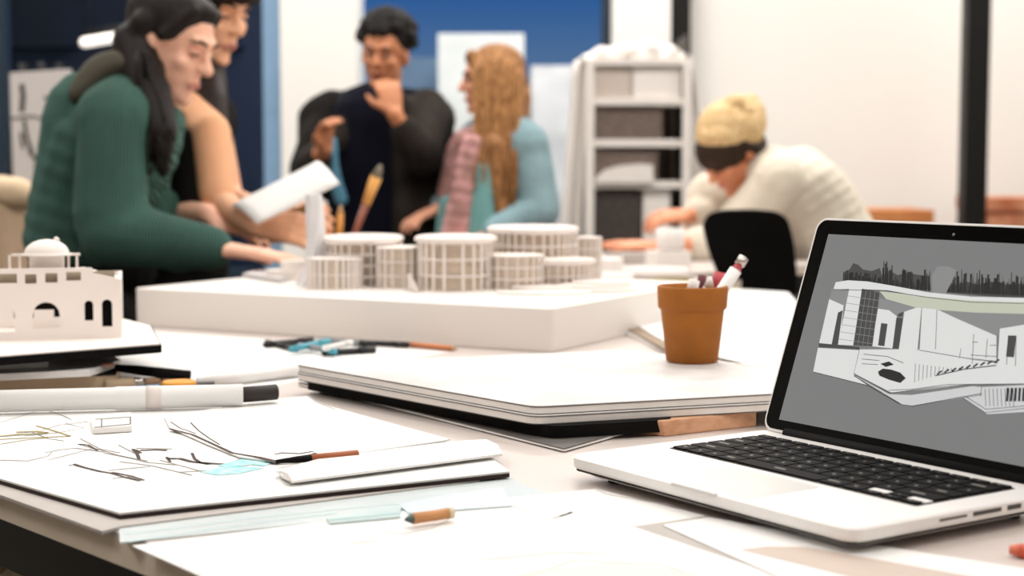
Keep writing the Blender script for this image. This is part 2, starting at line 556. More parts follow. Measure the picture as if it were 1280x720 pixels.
# white plastic film draped over rack (left and right), white bag on top
def drape(name, px_top, px_bot, ytop, ybot, label, Y, w=18):
    b = MB(); cols, rows = 9, 12
    vs, fs = [], []
    for j in range(rows + 1):
        t = j / rows
        for i in range(cols + 1):
            s = i / cols
            px = (px_top[0] + (px_top[1] - px_top[0]) * s) * (1 - t) + (px_bot[0] + (px_bot[1] - px_bot[0]) * s) * t
            py = ytop + (ybot - ytop) * t - 7 * math.sin(PI * s) * (1 - t)
            vs.append(P(px, py, Y) + V((0, .03 * math.sin(s * 14 + t * 2) , 0)))
    for j in range(rows):
        for i in range(cols):
            a = j * (cols + 1) + i
            fs.append((a, a + 1, a + cols + 2, a + cols + 1))
    b._add(vs, fs, True)
    o = b.build(name, m_sh)
    sd = o.modifiers.new('t', 'SOLIDIFY'); sd.thickness = .004
    return S(o, label, 'dust cover')
drape('dust_cover', (716, 737), (700, 736), 80, 305, 'white fabric cover hanging at the left side of the rack', YS + .12)
drape('dust_cover', (854, 866), (862, 905), 74, 300, 'white fabric cover hanging at the right side of the rack', YS + .10)
b = MB()
for (x, y, r) in ((752, 68, .035), (770, 66, .03), (790, 64, .036), (812, 62, .045), (835, 68, .04), (850, 75, .03), (735, 76, .03), (765, 73, .045), (800, 74, .045), (830, 76, .045)):
    b.ell(P(x, y, YS + .14), (r * 1.2, .13, r))
me = blob(b, .012, 3); S(link('plastic_bag', me, m_sh), 'crumpled white plastic sheeting on top of the white rack', 'sheeting')
# ================================================================== TABLES
def holed(mb, outer, holes, f, th, n=V((0, 0, 1))):
    """plate with openings: 2D loops mapped to 3D by f(u, v, w), extruded by th"""
    loops = [outer] + holes
    flat_pts = [p for l in loops for p in l]
    tri = tessellate_polygon([[V((p[0], p[1], 0)) for p in l] for l in loops])
    N_ = len(flat_pts)
    vs = [f(p[0], p[1], 0) for p in flat_pts] + [f(p[0], p[1], th) for p in flat_pts]
    fs = [tuple(t) for t in tri] + [tuple(N_ + i for i in t[::-1]) for t in tri]
    k = 0
    for l in loops:
        m_ = len(l)
        for i in range(m_):
            a, c_ = k + i, k + (i + 1) % m_
            fs.append((a, c_, N_ + c_, N_ + a))
        k += m_
    mb._add(vs, fs)

m_lam = mat('table_laminate', '#d2c7c1', .35, var=.03, scale=5)
m_ply = mat('plywood_edge', '#e9dac6', .6, var=.1, scale=20)
U_ = V((-.67, .74, 0)); U_.normalize()
W_ = V((.74, .67, 0)); W_.normalize()
def rect2(c, a, la, b_, lb):
    c = V(c)
    return [tuple((c)[:2]), tuple((c + b_ * lb)[:2]), tuple((c + b_ * lb + a * la)[:2]), tuple((c + a * la)[:2])]
def table(corner, lu, lw, label):
    """corner: nearest corner; lu along U_, lw along W_"""
    c = V(corner); c.z = 0
    mid = c + U_ * lu / 2 + W_ * lw / 2
    e = empty('work_table', (mid.x, mid.y, 0), label, 'table')
    b = MB(); b.prism(rect2(c, U_, lu, W_, lw), TZ - .004, TZ); b.build('laminate_top', m_lam, e)
    b = MB(); b.prism(rect2(c, U_, lu, W_, lw), TZ - .024, TZ - .0041); b.build('plywood_board', m_ply, e)
    R = Matrix((U_, W_, V((0, 0, 1)))).transposed()
    b = MB()
    i_ = .05
    for (o_, sz) in ((c + U_ * lu / 2 + W_ * i_, (lu - .1, .03, .06)), (c + U_ * lu / 2 + W_ * (lw - i_), (lu - .1, .03, .06)),
                     (c + W_ * lw / 2 + U_ * i_, (.03, lw - .1, .06)), (c + W_ * lw / 2 + U_ * (lu - i_), (.03, lw - .1, .06))):
        b.box((o_.x, o_.y, TZ - .055), sz, R)
    b.build('apron', m_blackm, e)
    for fu in (i_, lu - i_):
        for fw in (i_, lw - i_):
            p = c + U_ * fu + W_ * fw
            b = MB(); b.box((p.x, p.y, (TZ - .085) / 2), (.05, .05, TZ - .085), R); b.build('leg', m_blackm, e, bevel=.003)
    return e
near = V((-.408, 1.245, 0))
cn = near - U_ * 0.95
table(cn, 0.95 + 1.103, 1.774, 'large white laminate work table in front, covered with drawings and laptop')
C0 = V((-.63, 2.53, 0)) + W_ * .565 + U_ * .004
table(C0, .5, 1.0, 'white work table behind the large front table, beyond the round building model')
table(C0 + W_ * 1.01 + U_ * .22, .8, .7, 'white work table under the arms of the bent woman')
# wooden trestle leg glimpsed under the near edge
lg = P(14, 712, 1.62)
e = empty('wooden_trestle', (lg.x, lg.y, 0), 'pale wooden trestle under the left front table edge', 'trestle')
tw = wood('pale_wood', '#b9a084', '#cdb699')
b = MB(); b.box((lg.x, lg.y, .60), (.07, .5, .04)); b.build('beam', tw, e)
for s_ in (-1, 1):
    for q in (-1, 1):
        b = MB(); b.tube([(lg.x + s_ * .0, lg.y + q * .2, .59), (lg.x + s_ * .2, lg.y + q * .22, 0.0)], .02, n=4); b.build('leg', tw, e)

m_paper = mat('white_paper', '#ebeae8', .7, var=.015, scale=12)
m_paper2 = mat('cool_white_paper', '#e9eff0', .6, var=.02, scale=12)
m_greyp = mat('grey_card', '#b9b2ad', .7, var=.06)
m_taupe = mat('taupe_print', '#c9b9ae', .7, var=.05)
m_ink = mat('grey_ink', '#6e6966', .8, var=.2)
m_ink2 = mat('light_pencil_line', '#97908c', .8, var=.2)
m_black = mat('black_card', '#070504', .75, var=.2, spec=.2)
m_teal = mat('teal_paint', '#7fd0d2', .5, col2='#bfe8e8', scale=90)
m_brown = mat('dark_umber_line', '#4a3a33', .8, var=.3)
m_ochre = mat('ochre_line', '#a89a62', .8, var=.3)

def sheet(name, px, z, th, m, label, cat_='paper', grp=None, r=0, parent=None, bevel=0):
    poly = Tp(px, z + th)
    if r: poly = rpoly(poly, r)
    b = MB(); b.prism(poly, TZ + z, TZ + z + th)
    o = b.build(name, m, parent, bevel=bevel)
    if label: S(o, label, cat_, grp)
    return o
def lines(name, ls, z, m, parent, w=.0012):
    b = MB()
    for l in ls:
        ww = w
        if isinstance(l, tuple): l, ww = l
        q = [T(x, y, z) for x, y in l]
        ws = []
        for i in range(len(q)):
            t = q[min(i + 1, len(q) - 1)] - q[max(i - 1, 0)]
            ws.append(ww * (1 + 2.2 * (abs(t.x) / max(t.length, 1e-9)) ** 2))
        b.ribbon(q, ws)
    return b.build(name, m, parent)

# ---------------------------------------------------------------- front left boards
# lower grey board
sheet('mounting_board', [(-60, 597), (128, 664), (150, 658), (600, 600), (560, 560), (240, 480), (-60, 520)], .0004, .0023, m_greyp,
      'grey mounting board under the white board with twig drawings, by table edge', 'board')
bd = sheet('drawing_board', [(-90, 575), (0, 598), (150, 641), (637, 589), (600, 562), (330, 497), (60, 508), (-90, 520)], .0059, .0016, m_paper,
           'white drawing board with branch sketches and teal paint at left front', 'drawing')
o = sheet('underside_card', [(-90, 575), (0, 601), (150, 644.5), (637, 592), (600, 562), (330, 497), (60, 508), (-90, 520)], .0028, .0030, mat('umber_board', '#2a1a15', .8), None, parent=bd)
zb = .0078
L1 = [[(60, 513), (80, 520), (90, 525)], [(0, 528), (30, 519), (45, 514)], [(50, 538), (75, 531), (110, 527)], [(30, 545), (70, 541), (105, 535), (82, 529)],
      [(98, 555), (108, 558), (125, 562)], [(125, 562), (145, 568), (185, 578), (220, 581)], [(148, 556), (175, 570)], [(0, 575), (35, 576), (60, 570), (65, 565)],
      [(55, 566), (75, 562), (95, 560), (130, 565)], [(130, 566), (155, 571), (185, 576)], [(225, 590), (260, 588), (290, 590)], [(100, 548), (125, 561), (150, 566)],
      [(170, 560), (215, 561)], [(135, 588), (165, 585), (188, 583)], [(0, 545), (40, 540), (60, 548), (80, 551)], [(150, 577), (190, 582), (240, 594)],
      [(200, 575), (230, 583), (262, 592)], [(140, 598), (160, 596), (180, 600)], [(60, 575), (95, 566), (118, 560)]]
lines('pencil_lines', [(l, .0009) for l in L1], zb, m_ink2, bd)
L2 = [([(-5, 545.5), (30, 543), (60, 541)], .0022), ([(45, 532), (60, 536), (88, 545)], .0016), ([(0, 549), (40, 547), (88, 545)], .0012), ([(-5, 556), (30, 550), (60, 547)], .001), ([(60, 541), (45, 539), (20, 540)], .002)]
lines('ochre_lines', L2, zb + .0001, m_ochre, bd)
L3 = [([(86, 582), (92, 580), (105, 584), (125, 589)], .0016), ([(125, 589), (138, 591), (155, 596), (175, 601)], .0012), ([(166, 561), (171, 566), (174, 574)], .0025), ([(170, 562), (176, 566)], .002),
      ([(175, 562.5), (195, 562), (209, 562.5)], .0014), ([(210, 573), (225, 573), (240, 577), (262, 579), (285, 580), (300, 574), (320, 571)], .002),
      ([(240, 566), (243, 573), (250, 578), (262, 580)], .0022), ([(208, 571), (213, 577)], .002), ([(98, 555), (110, 556), (122, 563)], .0014), ([(140, 590), (165, 595), (180, 600)], .0012)]
lines('umber_print', L3, zb + .0002, m_brown, bd)
b = MB()
b.prism(Tp([(272, 582), (285, 579), (298, 575), (315, 571), (328, 573), (338, 580), (330, 583), (315, 581), (300, 583), (280, 584)], zb), TZ + zb, TZ + zb + .0003)
b.prism(Tp([(250, 590), (275, 584), (300, 583), (330, 585), (300, 592), (270, 594)], zb), TZ + zb, TZ + zb + .0001)
b.build('teal_paint_patch', m_teal, bd)
# torn twig lines on the big loose sheet
sh = sheet('loose_sheet', [(205, 520), (330, 501), (352, 498), (385, 495), (395, 503), (562, 549), (440, 567), (395, 567), (345, 577), (300, 571), (262, 556), (212, 534)], .0085, .0012, m_paper,
           'white loose sheet with torn front edge on the branch drawing board')
lines('twig_lines', [([(212, 536), (240, 543), (262, 553), (290, 566), (320, 571)], .0022), ([(213, 527), (225, 535), (245, 542)], .001), ([(238, 528), (248, 538), (262, 548), (275, 556)], .0012),
                     ([(320, 571), (345, 577), (370, 576), (395, 566)], .003), ([(343, 568), (352, 566), (375, 567), (392, 564)], .0014)], .0099, m_brown, sh)
lines('edge_fold', [([(385, 495), (396, 503), (420, 512)], .002)], .0099, m_greyp, sh)
# dark cutter with orange tip beneath the sheet edge
kp0, kp1 = T(345, 577, .013), T(447, 567, .013)
e = empty('craft_knife', (kp0 + kp1) / 2 - V((0, 0, .004)), 'dark craft knife with orange-brown end by the torn sheet edge', 'knife')
km = kp0.lerp(kp1, .42)
b = MB(); b.tube([kp0, kp0.lerp(km, .6), km], [.0016, .003, .0034], n=8); b.build('blade_holder', m_black, e)
b = MB(); b.tube([km, kp1], .0034, n=8); b.build('grip', mat('burnt_orange', '#a9603a', .5), e)
# white envelope / long card on it
env = sheet('long_envelope', [(347, 588), (352, 594), (365, 601), (628, 567), (622, 556), (608, 549), (560, 552), (400, 573)], .0104, .002, m_paper, 'long white folded card at right edge of the branch drawing board', 'card')
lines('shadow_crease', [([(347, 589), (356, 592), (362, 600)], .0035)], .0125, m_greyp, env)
# glassy scale block
sb = sheet('eraser_block', [(113, 519), (116, 535), (165, 532), (163, 515)], .008, .006, mat('frosted_white', '#f4f1ee', .3), 'small white block with line drawing beside the paper roll', 'block', bevel=.0008)
lines('line_marking', [([(119, 524), (163, 521)], .0012), ([(118, 534), (163, 530)], .0014), ([(127, 524), (127, 533)], .001), ([(163, 521), (163, 530)], .0012)], .0143, m_ink, sb)

# paper roll tube
def roll(name, pa, pb, r, m, label, z=0):
    A_, B2 = T(*pa, z + r), T(*pb, z + r)
    b = MB(); b.tube([A_, A_.lerp(B2, .5), B2], r, n=28); return S(b.build(name, m), label, 'paper roll')
A_, B2 = T(-60, 503, .021), T(304, 494, .021)
e = empty('paper_roll', (A_ + B2) / 2 - V((0, 0, .0125)), 'long white paper roll with dark inner tube, left of the foam boards', 'paper roll')
b = MB()
for k in range(1):
    b.tube([A_, A_.lerp(B2, .55), A_.lerp(B2, .56), B2], [.0115, .0115, .0122, .0118], n=32)
b.build('wrapped_paper', m_paper, e)
dB = (B2 - A_).normalized()
b = MB(); b.tube([B2 - dB * .01, T(345, 490, .021)], .0085, n=24); b.build('inner_tube', mat('dark_tube', '#2c2624', .6), e)
b = MB(); q = A_.lerp(B2, .66); b.tube([q, q + dB * .016], .01235, n=32); b.build('adhesive_band', mat('pale_tape', '#e6dcd7', .5), e)

# books and black boards at left
YB_ = 1.86
def slab(name, px, z0, z1, m, label=None, cat_=None, parent=None, bevel=0, r=0):
    poly = Tp(px, z1)
    if r: poly = rpoly(poly, r)
    b = MB(); b.prism(poly, TZ + z0, TZ + z1)
    o = b.build(name, m, parent, bevel=bevel)
    if label: S(o, label, cat_)
    return o
m_pages = mat('cream_pages', '#cdb597', .8, stripes=('Z', 300), bump=.3, var=.08)
bkc = T(20, 480, .0)
def book(px, z0, th, m_cov, m_pg, label, group=None, name='book'):
    poly = Tp(px, z0 + th)
    c = V((sum(p[0] for p in poly) / len(poly), sum(p[1] for p in poly) / len(poly), TZ + z0))
    e = empty(name, c, label, 'book', group)
    b = MB(); b.prism(poly, TZ + z0, TZ + z0 + .0025); b.prism(poly, TZ + z0 + th - .0025, TZ + z0 + th); b.build('cover', m_cov, e)
    inner = [tuple(c.xy + (V(p) - c.xy) * .985) for p in poly]
    b = MB(); b.prism(inner, TZ + z0 + .0026, TZ + z0 + th - .0026); b.build('pages', m_pg, e)
    return e
book([(-80, 477), (145, 466), (150, 452), (140, 445), (-80, 455)], .0, .022, m_black, m_pages, 'thick book with black cover and cream pages, directly behind the paper roll')
slab('portfolio', [(-80, 471), (112, 462), (150, 450), (120, 430), (-80, 435)], .0222, .030, m_paper, 'white portfolio between the cream book and the black model board', 'portfolio')
blk = slab('model_board', [(-120, 456), (202, 431.5), (190, 408), (150, 398), (-120, 402)], .0425, .0515, m_black, 'thick black board carrying the arched white building model', 'board')
# supports between
slab('foam_offcut', [(-80, 452), (60, 446), (60, 430), (-80, 432)], .0302, .0424, m_paper, 'white foam offcut wedged beneath the black model board', 'foam piece')

# cutter / black ruler, tape
p0, p1 = T(112, 456, .026), T(238, 470, .012)
e = empty('cutting_knife', p0.lerp(p1, .5), 'black utility cutter lying beside the cream-paged book', 'cutter')
d_ = (p1 - p0).normalized()
b = MB(); b.tube([p0, p0.lerp(p1, .25)], [.001, .004], n=6); b.build('blade', mat('dark_steel', '#5a4a44', .4, metal=.6), e)
b = MB(); b.tube([p0.lerp(p1, .22), p0.lerp(p1, .5), p1], [.0045, .0065, .0072], n=6); b.build('handle', m_black, e, bevel=.001)
b = MB(); b.ell(T(133, 456, .030), (.010, .010, .003)); S(b.build('eraser_crumb', mat('pink_eraser', '#d9a893', .7)), 'small pinkish eraser on the book corner by the black cutter', 'eraser')
# scissors-like blade w/ brush below
p0, p1 = T(132, 482, .008), T(226, 473, .006)
e = empty('paint_brush', p0.lerp(p1, .5), 'flat brush with pale bristles between cream book and black cutter', 'brush')
b = MB(); b.tube([p0, p0.lerp(p1, .35)], [.008, .0065], n=10); b.build('bristles', mat('bristle_tan', '#c9b294', .9), e)
b = MB(); b.tube([p0.lerp(p1, .35), p0.lerp(p1, .5)], [.0066, .005], n=10); b.build('ferrule', mat('steel', '#c8c0ba', .3, metal=1), e)
b = MB(); b.tube([p0.lerp(p1, .5), p1], [.005, .003], n=10); b.build('handle', wood('brush_wood', '#a98467', '#c19c7c'), e)
# tape roll (orange) with dark hub, marker beyond
c = T(221, 489, .012)
e = empty('tape_roll', c - V((0, 0, .005)), 'small roll of orange tape with dark rim touching the paper roll', 'tape')
ax = Matrix.Rotation(.0, 3, 'X')
b = MB(); b.lathe([(.004, 0), (.0175, 0), (.019, .002), (.019, .008), (.0175, .0095), (.004, .0095)], (c.x, c.y + .012, TZ + .0125)); b.build('tape', mat('orange_tape', '#e39a25', .5), e)
b = MB(); b.lathe([(.019, 0), (.0225, 0), (.0225, .007), (.019, .007)], (c.x, c.y + .012, TZ + .0105)); b.build('rim', m_black, e)
p0, p1 = T(120, 489, .006), T(268, 483, .006)
e = empty('marker_pen', p0.lerp(p1, .5), 'dark marker pen with blue cap lying behind the paper roll', 'pen')
b = MB(); b.tube([p0.lerp(p1, .58), p1], .0062, n=12); b.build('barrel', mat('dark_grey_plastic', '#3c3531', .5), e)
b = MB(); b.tube([p0, p0.lerp(p1, .58)], [.003, .0052], n=12); b.build('cap', mat('blue_plastic', '#3f84b4', .4), e)

# table covering sheets in the middle left
sheet('tracing_sheet', [(150, 470), (330, 486), (395, 470), (560, 440), (160, 412), (150, 420)], .0, .0008, m_paper, 'wide white sheet lying on the table below the model base')
# loose translucent strip / folded roll
p0, p1 = T(248, 478, .009), T(372, 463, .009)
e = None
b = MB(); b.tube([p0, p0.lerp(p1, .5), p1], [.006, .0075, .0085], n=20); S(b.build('paper_tube', mat('glossy_white_paper', '#efecea', .3)), 'short white rolled paper tube pointing at the foam boards corner', 'paper roll')

# ---------------------------------------------------------------- pens in front of the model base
pen_cols = {'black': '#1b1a1c', 'teal': '#4fa3b5', 'grey': '#8d8f92', 'white': '#f2efec', 'orange': '#d98a5c'}
def pen(pa, pb, r, cb, cc, label, z=.001, name='pen', grp='pens before the model base', tip=True):
    A_, B2 = T(*pa, z + r), T(*pb, z + r)
    e = empty(name, A_.lerp(B2, .5) - V((0, 0, r)), label, 'pen', grp)
    b = MB(); b.tube([A_.lerp(B2, .04), A_.lerp(B2, .68)], r, n=12); b.build('barrel', mat(cb + '_plastic', pen_cols[cb], .4), e)
    b = MB(); b.tube([A_.lerp(B2, .68), A_.lerp(B2, .97), B2], [r * 1.12, r * 1.08, r * .5], n=12); b.build('cap', mat(cc + '_plastic', pen_cols[cc], .4), e)
    b = MB(); b.tube([A_, A_.lerp(B2, .045)], [r * .5, r * .9], n=12); b.build('end_plug', mat(cc + '_plastic', pen_cols[cc], .4), e)
    return e
G = 'pens before the model base'
pen((329, 431), (392, 425), .0045, 'black', 'black', 'black pen at far left of the pens before the model base')
pen((332, 427), (372, 437), .004, 'black', 'black', 'short black pen crossing under the leftmost pens')
pen((362, 437), (412, 426), .0045, 'teal', 'teal', 'bright teal pen among the pens before the model base', z=.006)
pen((372, 431), (420, 440), .0042, 'grey', 'teal', 'grey pen with teal cap crossing the bright teal pen', z=.004)
pen((404, 436), (440, 428), .004, 'white', 'white', 'white pen lying over the pens before the model base', z=.010)
pen((402, 441), (470, 437), .0045, 'black', 'black', 'black pen with clip, nearest the foam boards stack')
pen((410, 427), (470, 430), .0045, 'grey', 'black', 'grey pen with black cap before the model base')
pen((450, 428), (512, 431), .004, 'black', 'black', 'long black pen reaching toward the orange pencil')
# orange pencil
A_, B2 = T(512, 430, .004), T(572, 436, .004)
e = empty('pencil', A_.lerp(B2, .5) - V((0, 0, .004)), 'orange pencil lying along the foot of the model base', 'pencil')
b = MB(); b.tube([A_, A_.lerp(B2, .9)], .004, n=6); b.build('barrel', mat('orange_plastic', pen_cols['orange'], .5), e)
b = MB(); b.tube([A_.lerp(B2, .9), B2], [.004, .0006], n=6); b.build('tip', mat('pencil_tip', '#c9a27a', .7), e)

# ---------------------------------------------------------------- central stack of boards
stL, stF, stB = T(368, 455, .034), T(668, 508, .034), T(790, 437, .034)
stR = stF + (stB - stL)
def inset(ps, d): 
    c = sum((V(p) for p in ps), V((0, 0))) / len(ps)
    return [tuple(c + (V(p) - c) * (1 - d)) for p in ps]
core = [tuple(stL.xy), tuple(stF.xy), tuple(stR.xy), tuple(stB.xy)]
def layer(name, poly, z0, z1, m, label, cat_, r=.012, parent=None):
    b = MB(); b.prism(rpoly(poly, r), TZ + z0, TZ + z1)
    o = b.build(name, m, parent)
    if label: S(o, label, cat_)
    return o
def foamboard(poly, z0, z1, label, m_top):
    b = MB(); b.prism(rpoly(poly, .014), TZ + z0 + .0009, TZ + z1 - .0009)
    o = b.build('foam_board', mat('foam_core', '#ece7e2', .8)); S(o, label, 'board')
    layer('paper_facing', poly, z1 - .0008, z1, m_top, None, None, r=.014, parent=o)
    layer('edge_line', inset(poly, -.0025), z1 - .0016, z1 - .0009, m_greyd, None, None, r=.014, parent=o)
    layer('backing', inset(poly, -.001), z0, z0 + .0008, m_greyd, None, None, r=.014, parent=o)
    return o
m_greyd = mat('grey_edge', '#5d5855', .6)
m_marble = mat('faded_print', '#e9e6e4', .45, col2='#cbc7c5', scale=7)
foamboard(core, .0255, .034, 'topmost foam board of the central stack, under the clay pot', m_marble)
foamboard([tuple(V(p) + V((.0, -.004))) for p in core], .0165, .0254, 'second foam board in the central stack, just above the black board', m_paper)
cc = sum((V(p) for p in core), V((0, 0))) / 4
bl = T(380, 474, .0155).xy; bf = T(690, 534, .0155).xy
bs = (stB - stL).xy
layer('black_gap_board', [tuple(bl), tuple(bf), tuple(bf + bs * .30), tuple(bl + bs * .75)], .0042, .0163, m_black, 'thick black board in the gap beneath the central foam boards', 'portfolio')  # black board filling the dark gap under the foam boards
l2, f2 = T(372, 479, .003).xy, T(705, 562, .003).xy
dd = T(800, 535, .003).xy - f2
thin = layer('thin_board', [tuple(l2), tuple(f2), tuple(f2 + dd * 1.0), tuple(l2 + bs * .7)], .0012, .0040, m_greyp, 'thin grey board at the bottom of the central stack', 'board', r=.003)
layer('dark_facing', [tuple(l2), tuple(f2), tuple(f2 + dd * 1.0), tuple(l2 + bs * .7)], .0030, .0041, m_greyd, None, None, r=.003, parent=thin)
layer('white_core', inset([tuple(l2), tuple(f2), tuple(f2 + dd * 1.0), tuple(l2 + bs * .7)], -.002), .0012, .0028, m_paper, None, None, r=.003, parent=thin)
# wood block supporting the right side
zt = .0162
q0, q1, q2, q3 = T(830, 524, zt), T(943, 512, zt), T(935, 502, zt), T(800, 514, zt)
b = MB()
lo = [T(832, 546, 0), T(946, 533, 0), T(938, 522, 0), T(795, 530, 0)]
vs = [(p.x, p.y, TZ) for p in lo] + [(p.x, p.y, TZ + zt) for p in (q0, q1, q2, q3)]
dirb = (V(vs[1]) - V(vs[0])).normalized(); back = V((-dirb.y, dirb.x, 0))
P0 = V(vs[0]); P1_ = V(vs[1])
vs = [P0, P1_, P1_ + back * .05, P0 + back * .05 - dirb * .03]
vs = [V((v.x, v.y, TZ)) for v in vs] + [V((v.x, v.y, TZ + zt)) - (dirb * .004 if i in (0, 3) else V((0, 0, 0))) for i, v in enumerate(vs)]
b._add(vs, [(3, 2, 1, 0), (4, 5, 6, 7), (0, 1, 5, 4), (1, 2, 6, 5), (2, 3, 7, 6), (3, 0, 4, 7)])
S(b.build('wood_block', wood('peach_wood', '#cf9a74', '#dfae8a'), bevel=.0015), 'peach wooden block propping the foam boards beside the laptop', 'block')

# ---------------------------------------------------------------- clay pot with tools
pc = T(865, 452, .034)
kz = .0535
e = empty('clay_pot', (pc.x, pc.y, TZ + .034), 'terracotta plant pot holding tools, on the foam board stack', 'pot')
Yp = pc.y
s_ = Yp / FPX
hp = 96 * s_
m_terra = mat('terracotta', '#a9651e', .75, var=.16, scale=40, bump=.1)
rb, rt, rr = 32.5 * s_, 40 * s_, 44.5 * s_
b = MB()
b.lathe([(rb * .9, 0), (rb, .002), (rt * .985, hp * .66), (rt, hp * .70), (rt * 1.04, hp * .70), (rr * .97, hp * .72), (rr, hp * .97), (rr * .985, hp), (rr * .90, hp), (rr * .88, hp * .9), (rt * .86, hp * .7), (rb * .85, .006)],
        (pc.x, pc.y, TZ + .034), n=48)
b.build('body', m_terra, e)
b = MB(); b.lathe([(.001, 0), (rt * .84, 0), (rt * .84, .002), (.001, .002)], (pc.x, pc.y, TZ + .034 + hp * .74)); b.build('dark_filling', mat('dark_soil', '#2a1c12', .9), e)
zpt = TZ + .034
def tool(name, label, a, btm, parts):
    """a: top px, btm: bottom px, at pot depth; parts [(t0,t1,r0,r1,material,name)]"""
    A_, B2 = P(btm[0], btm[1], Yp + btm[2]), P(a[0], a[1], Yp + a[2])
    e = empty(name, A_, label, name.split('_')[-1])
    for i, (t0, t1, r0, r1, m, nm) in enumerate(parts):
        b = MB(); b.tube([A_.lerp(B2, t0), A_.lerp(B2, t1)], [r0, r1], n=14); b.build(nm, m, e)
    return e
m_wp = mat('white_plastic', '#f0eae6', .35)
m_red = mat('red_plastic', '#c8525a', .45)
m_st = mat('steel', '#c8c0ba', .3, metal=1)
tool('craft_knife', 'white craft knife with silver knob leaning out right of the clay pot', (930, 322, .01), (872, 410, -.01),
     [(0, .82, .0075, .0075, m_wp, 'handle'), (.82, .90, .006, .004, m_red, 'collar'), (.90, 1, .0062, .0062, m_st, 'knob')])
tool('paint_brush', 'white pointed brush standing in the clay pot beside the red clip', (888, 346, -.015), (878, 410, -.005), [(0, .8, .006, .0065, m_wp, 'handle'), (.8, 1, .0065, .002, m_wp, 'tip')])
tool('marker_pen', 'white marker leaning left in the clay pot', (868, 350, .0), (855, 410, .0), [(0, .7, .0065, .0065, m_wp, 'barrel'), (.7, 1, .007, .0065, m_wp, 'cap')])
tool('marker_pen', 'dark marker in the middle of the clay pot', (878, 344, .012), (870, 410, .01), [(0, .7, .005, .005, m_black, 'barrel'), (.7, 1, .0058, .005, mat('dark_red', '#6b3238', .5), 'cap')])
tool('marker_pen', 'red-capped marker at the back of the clay pot', (900, 340, .022), (885, 410, .02), [(0, .7, .006, .006, m_wp, 'barrel'), (.7, 1, .0075, .007, m_red, 'cap')])

# ---------------------------------------------------------------- sheets behind the pot
sheet('card_stack', [(776, 412), (832, 436), (975, 472), (1040, 440), (1010, 392), (985, 365), (900, 360), (770, 383)], .0, .006, m_paper, 'white sheets lying behind the clay pot, reaching to the laptop', 'paper', r=.01)
sheet('brown_board', [(773, 405), (838, 439), (900, 446), (900, 425), (790, 392)], .0062, .003, wood('brown_card', '#7a6248', '#937a5c'), 'brown board edge showing between model base and clay pot', 'board')
sheet('white_sheet', [(779, 396), (840, 432), (990, 468), (1030, 420), (985, 368), (905, 362)], .0094, .0012, m_paper, 'large white sheet topmost on the brown board behind the clay pot')

# ---------------------------------------------------------------- foreground sheets
cl = sheet('plastic_sleeve', [(148, 653), (150, 678), (560, 636), (700, 622), (655, 606), (636, 596)], .0003, .001, mat('sleeve_bluewhite', '#e3edef', .25, alpha=.85), 'pale blue-white plastic sleeve along the front of the drawing board', 'sleeve')
lines('fold_lines', [([(160, 677), (300, 656), (420, 641)], .0018), ([(155, 668), (330, 646), (500, 629)], .0014)], .0014, mat('teal_grey_line', '#b9ced1', .5), cl)
big = sheet('plan_sheet', [(165, 682), (420, 650), (600, 626), (745, 611), (884, 645), (800, 659), (1010, 730), (1100, 800), (500, 830)], .0015, .0006, m_paper, 'largest white plan sheet at the bottom front of the table', 'drawing')
b = MB(); z_ = TZ + .0022
b.prism(Tp([(792, 658), (884, 644.5), (878, 649), (828, 657), (1010, 724), (1000, 728)], .0022), z_, z_ + .00008)
b.build('grey_border', m_greyp, big)
lines('faint_print', [([(480, 664), (500, 668), (540, 660), (560, 650)], .001), ([(690, 648), (715, 640), (700, 645)], .002), ([(430, 680), (470, 676)], .001), ([(600, 700), (700, 690), (760, 692)], .001),
                        ([(640, 725), (720, 700), (830, 706), (900, 730)], .001), ([(745, 612), (760, 618), (840, 632)], .001), ([(560, 640), (640, 632), (660, 640)], .001)], .0023, mat('faint_ink', '#cdc9c6', .8), big)
b = MB(); b.prism(Tp([(640, 716), (760, 704), (850, 712), (880, 740), (650, 760)], .0022), z_, z_ + .00006); b.build('pale_wash', mat('pale_grey_wash', '#dddcd8', .7), big)
rt_ = sheet('plan_sheet', [(828, 656), (886, 646.5), (1010, 668), (1290, 712), (1400, 790), (1150, 800)], .0026, .0006, m_paper, 'white plan sheet with taupe band, nearest the front of the laptop', 'drawing')
b = MB(); b.prism(Tp([(925, 687), (960, 683), (1010, 684), (1290, 734), (1290, 760), (1120, 735)], .0033), TZ + .0033, TZ + .0034); b.build('taupe_band', m_taupe, rt_)
# blue ruler, pencil stub
rl = sheet('plastic_ruler', [(408, 647), (412, 653), (500, 645), (502, 632), (495, 631)], .0025, .0016, mat('pale_teal_plastic', '#cfe2e2', .25), 'short translucent pale teal ruler left of the orange pencil stub', 'ruler')
lines('ruler_edge', [([(410, 650), (500, 641)], .0018)], .0043, mat('teal_line', '#a5c6c6', .5), rl)
sheet('acetate_sheet', [(498, 630), (510, 641), (640, 632), (628, 609), (560, 618)], .0025, .0008, mat('pale_blue_acetate', '#deebf0', .25), 'pale blue transparent film piece behind the orange pencil stub', 'film')
A_, B2 = T(506, 650, .0085), T(565, 641, .0085)
e = empty('pencil_stub', A_.lerp(B2, .5) - V((0, 0, .005)), 'orange-brown pencil stub with dark tip on the front sheets', 'pencil')
b = MB(); b.tube([A_.lerp(B2, .15), A_.lerp(B2, .9)], .0042, n=6); b.build('barrel', mat('orange_brown', '#cb8f5a', .5), e)
b = MB(); b.tube([A_, A_.lerp(B2, .15)], [.001, .0042], n=6); b.build('tip', mat('dark_tip', '#4a5a55', .5), e)
b = MB(); b.tube([A_.lerp(B2, .9), B2], .0044, n=12); b.build('ferrule', mat('cream_metal', '#d8c8a8', .4), e)
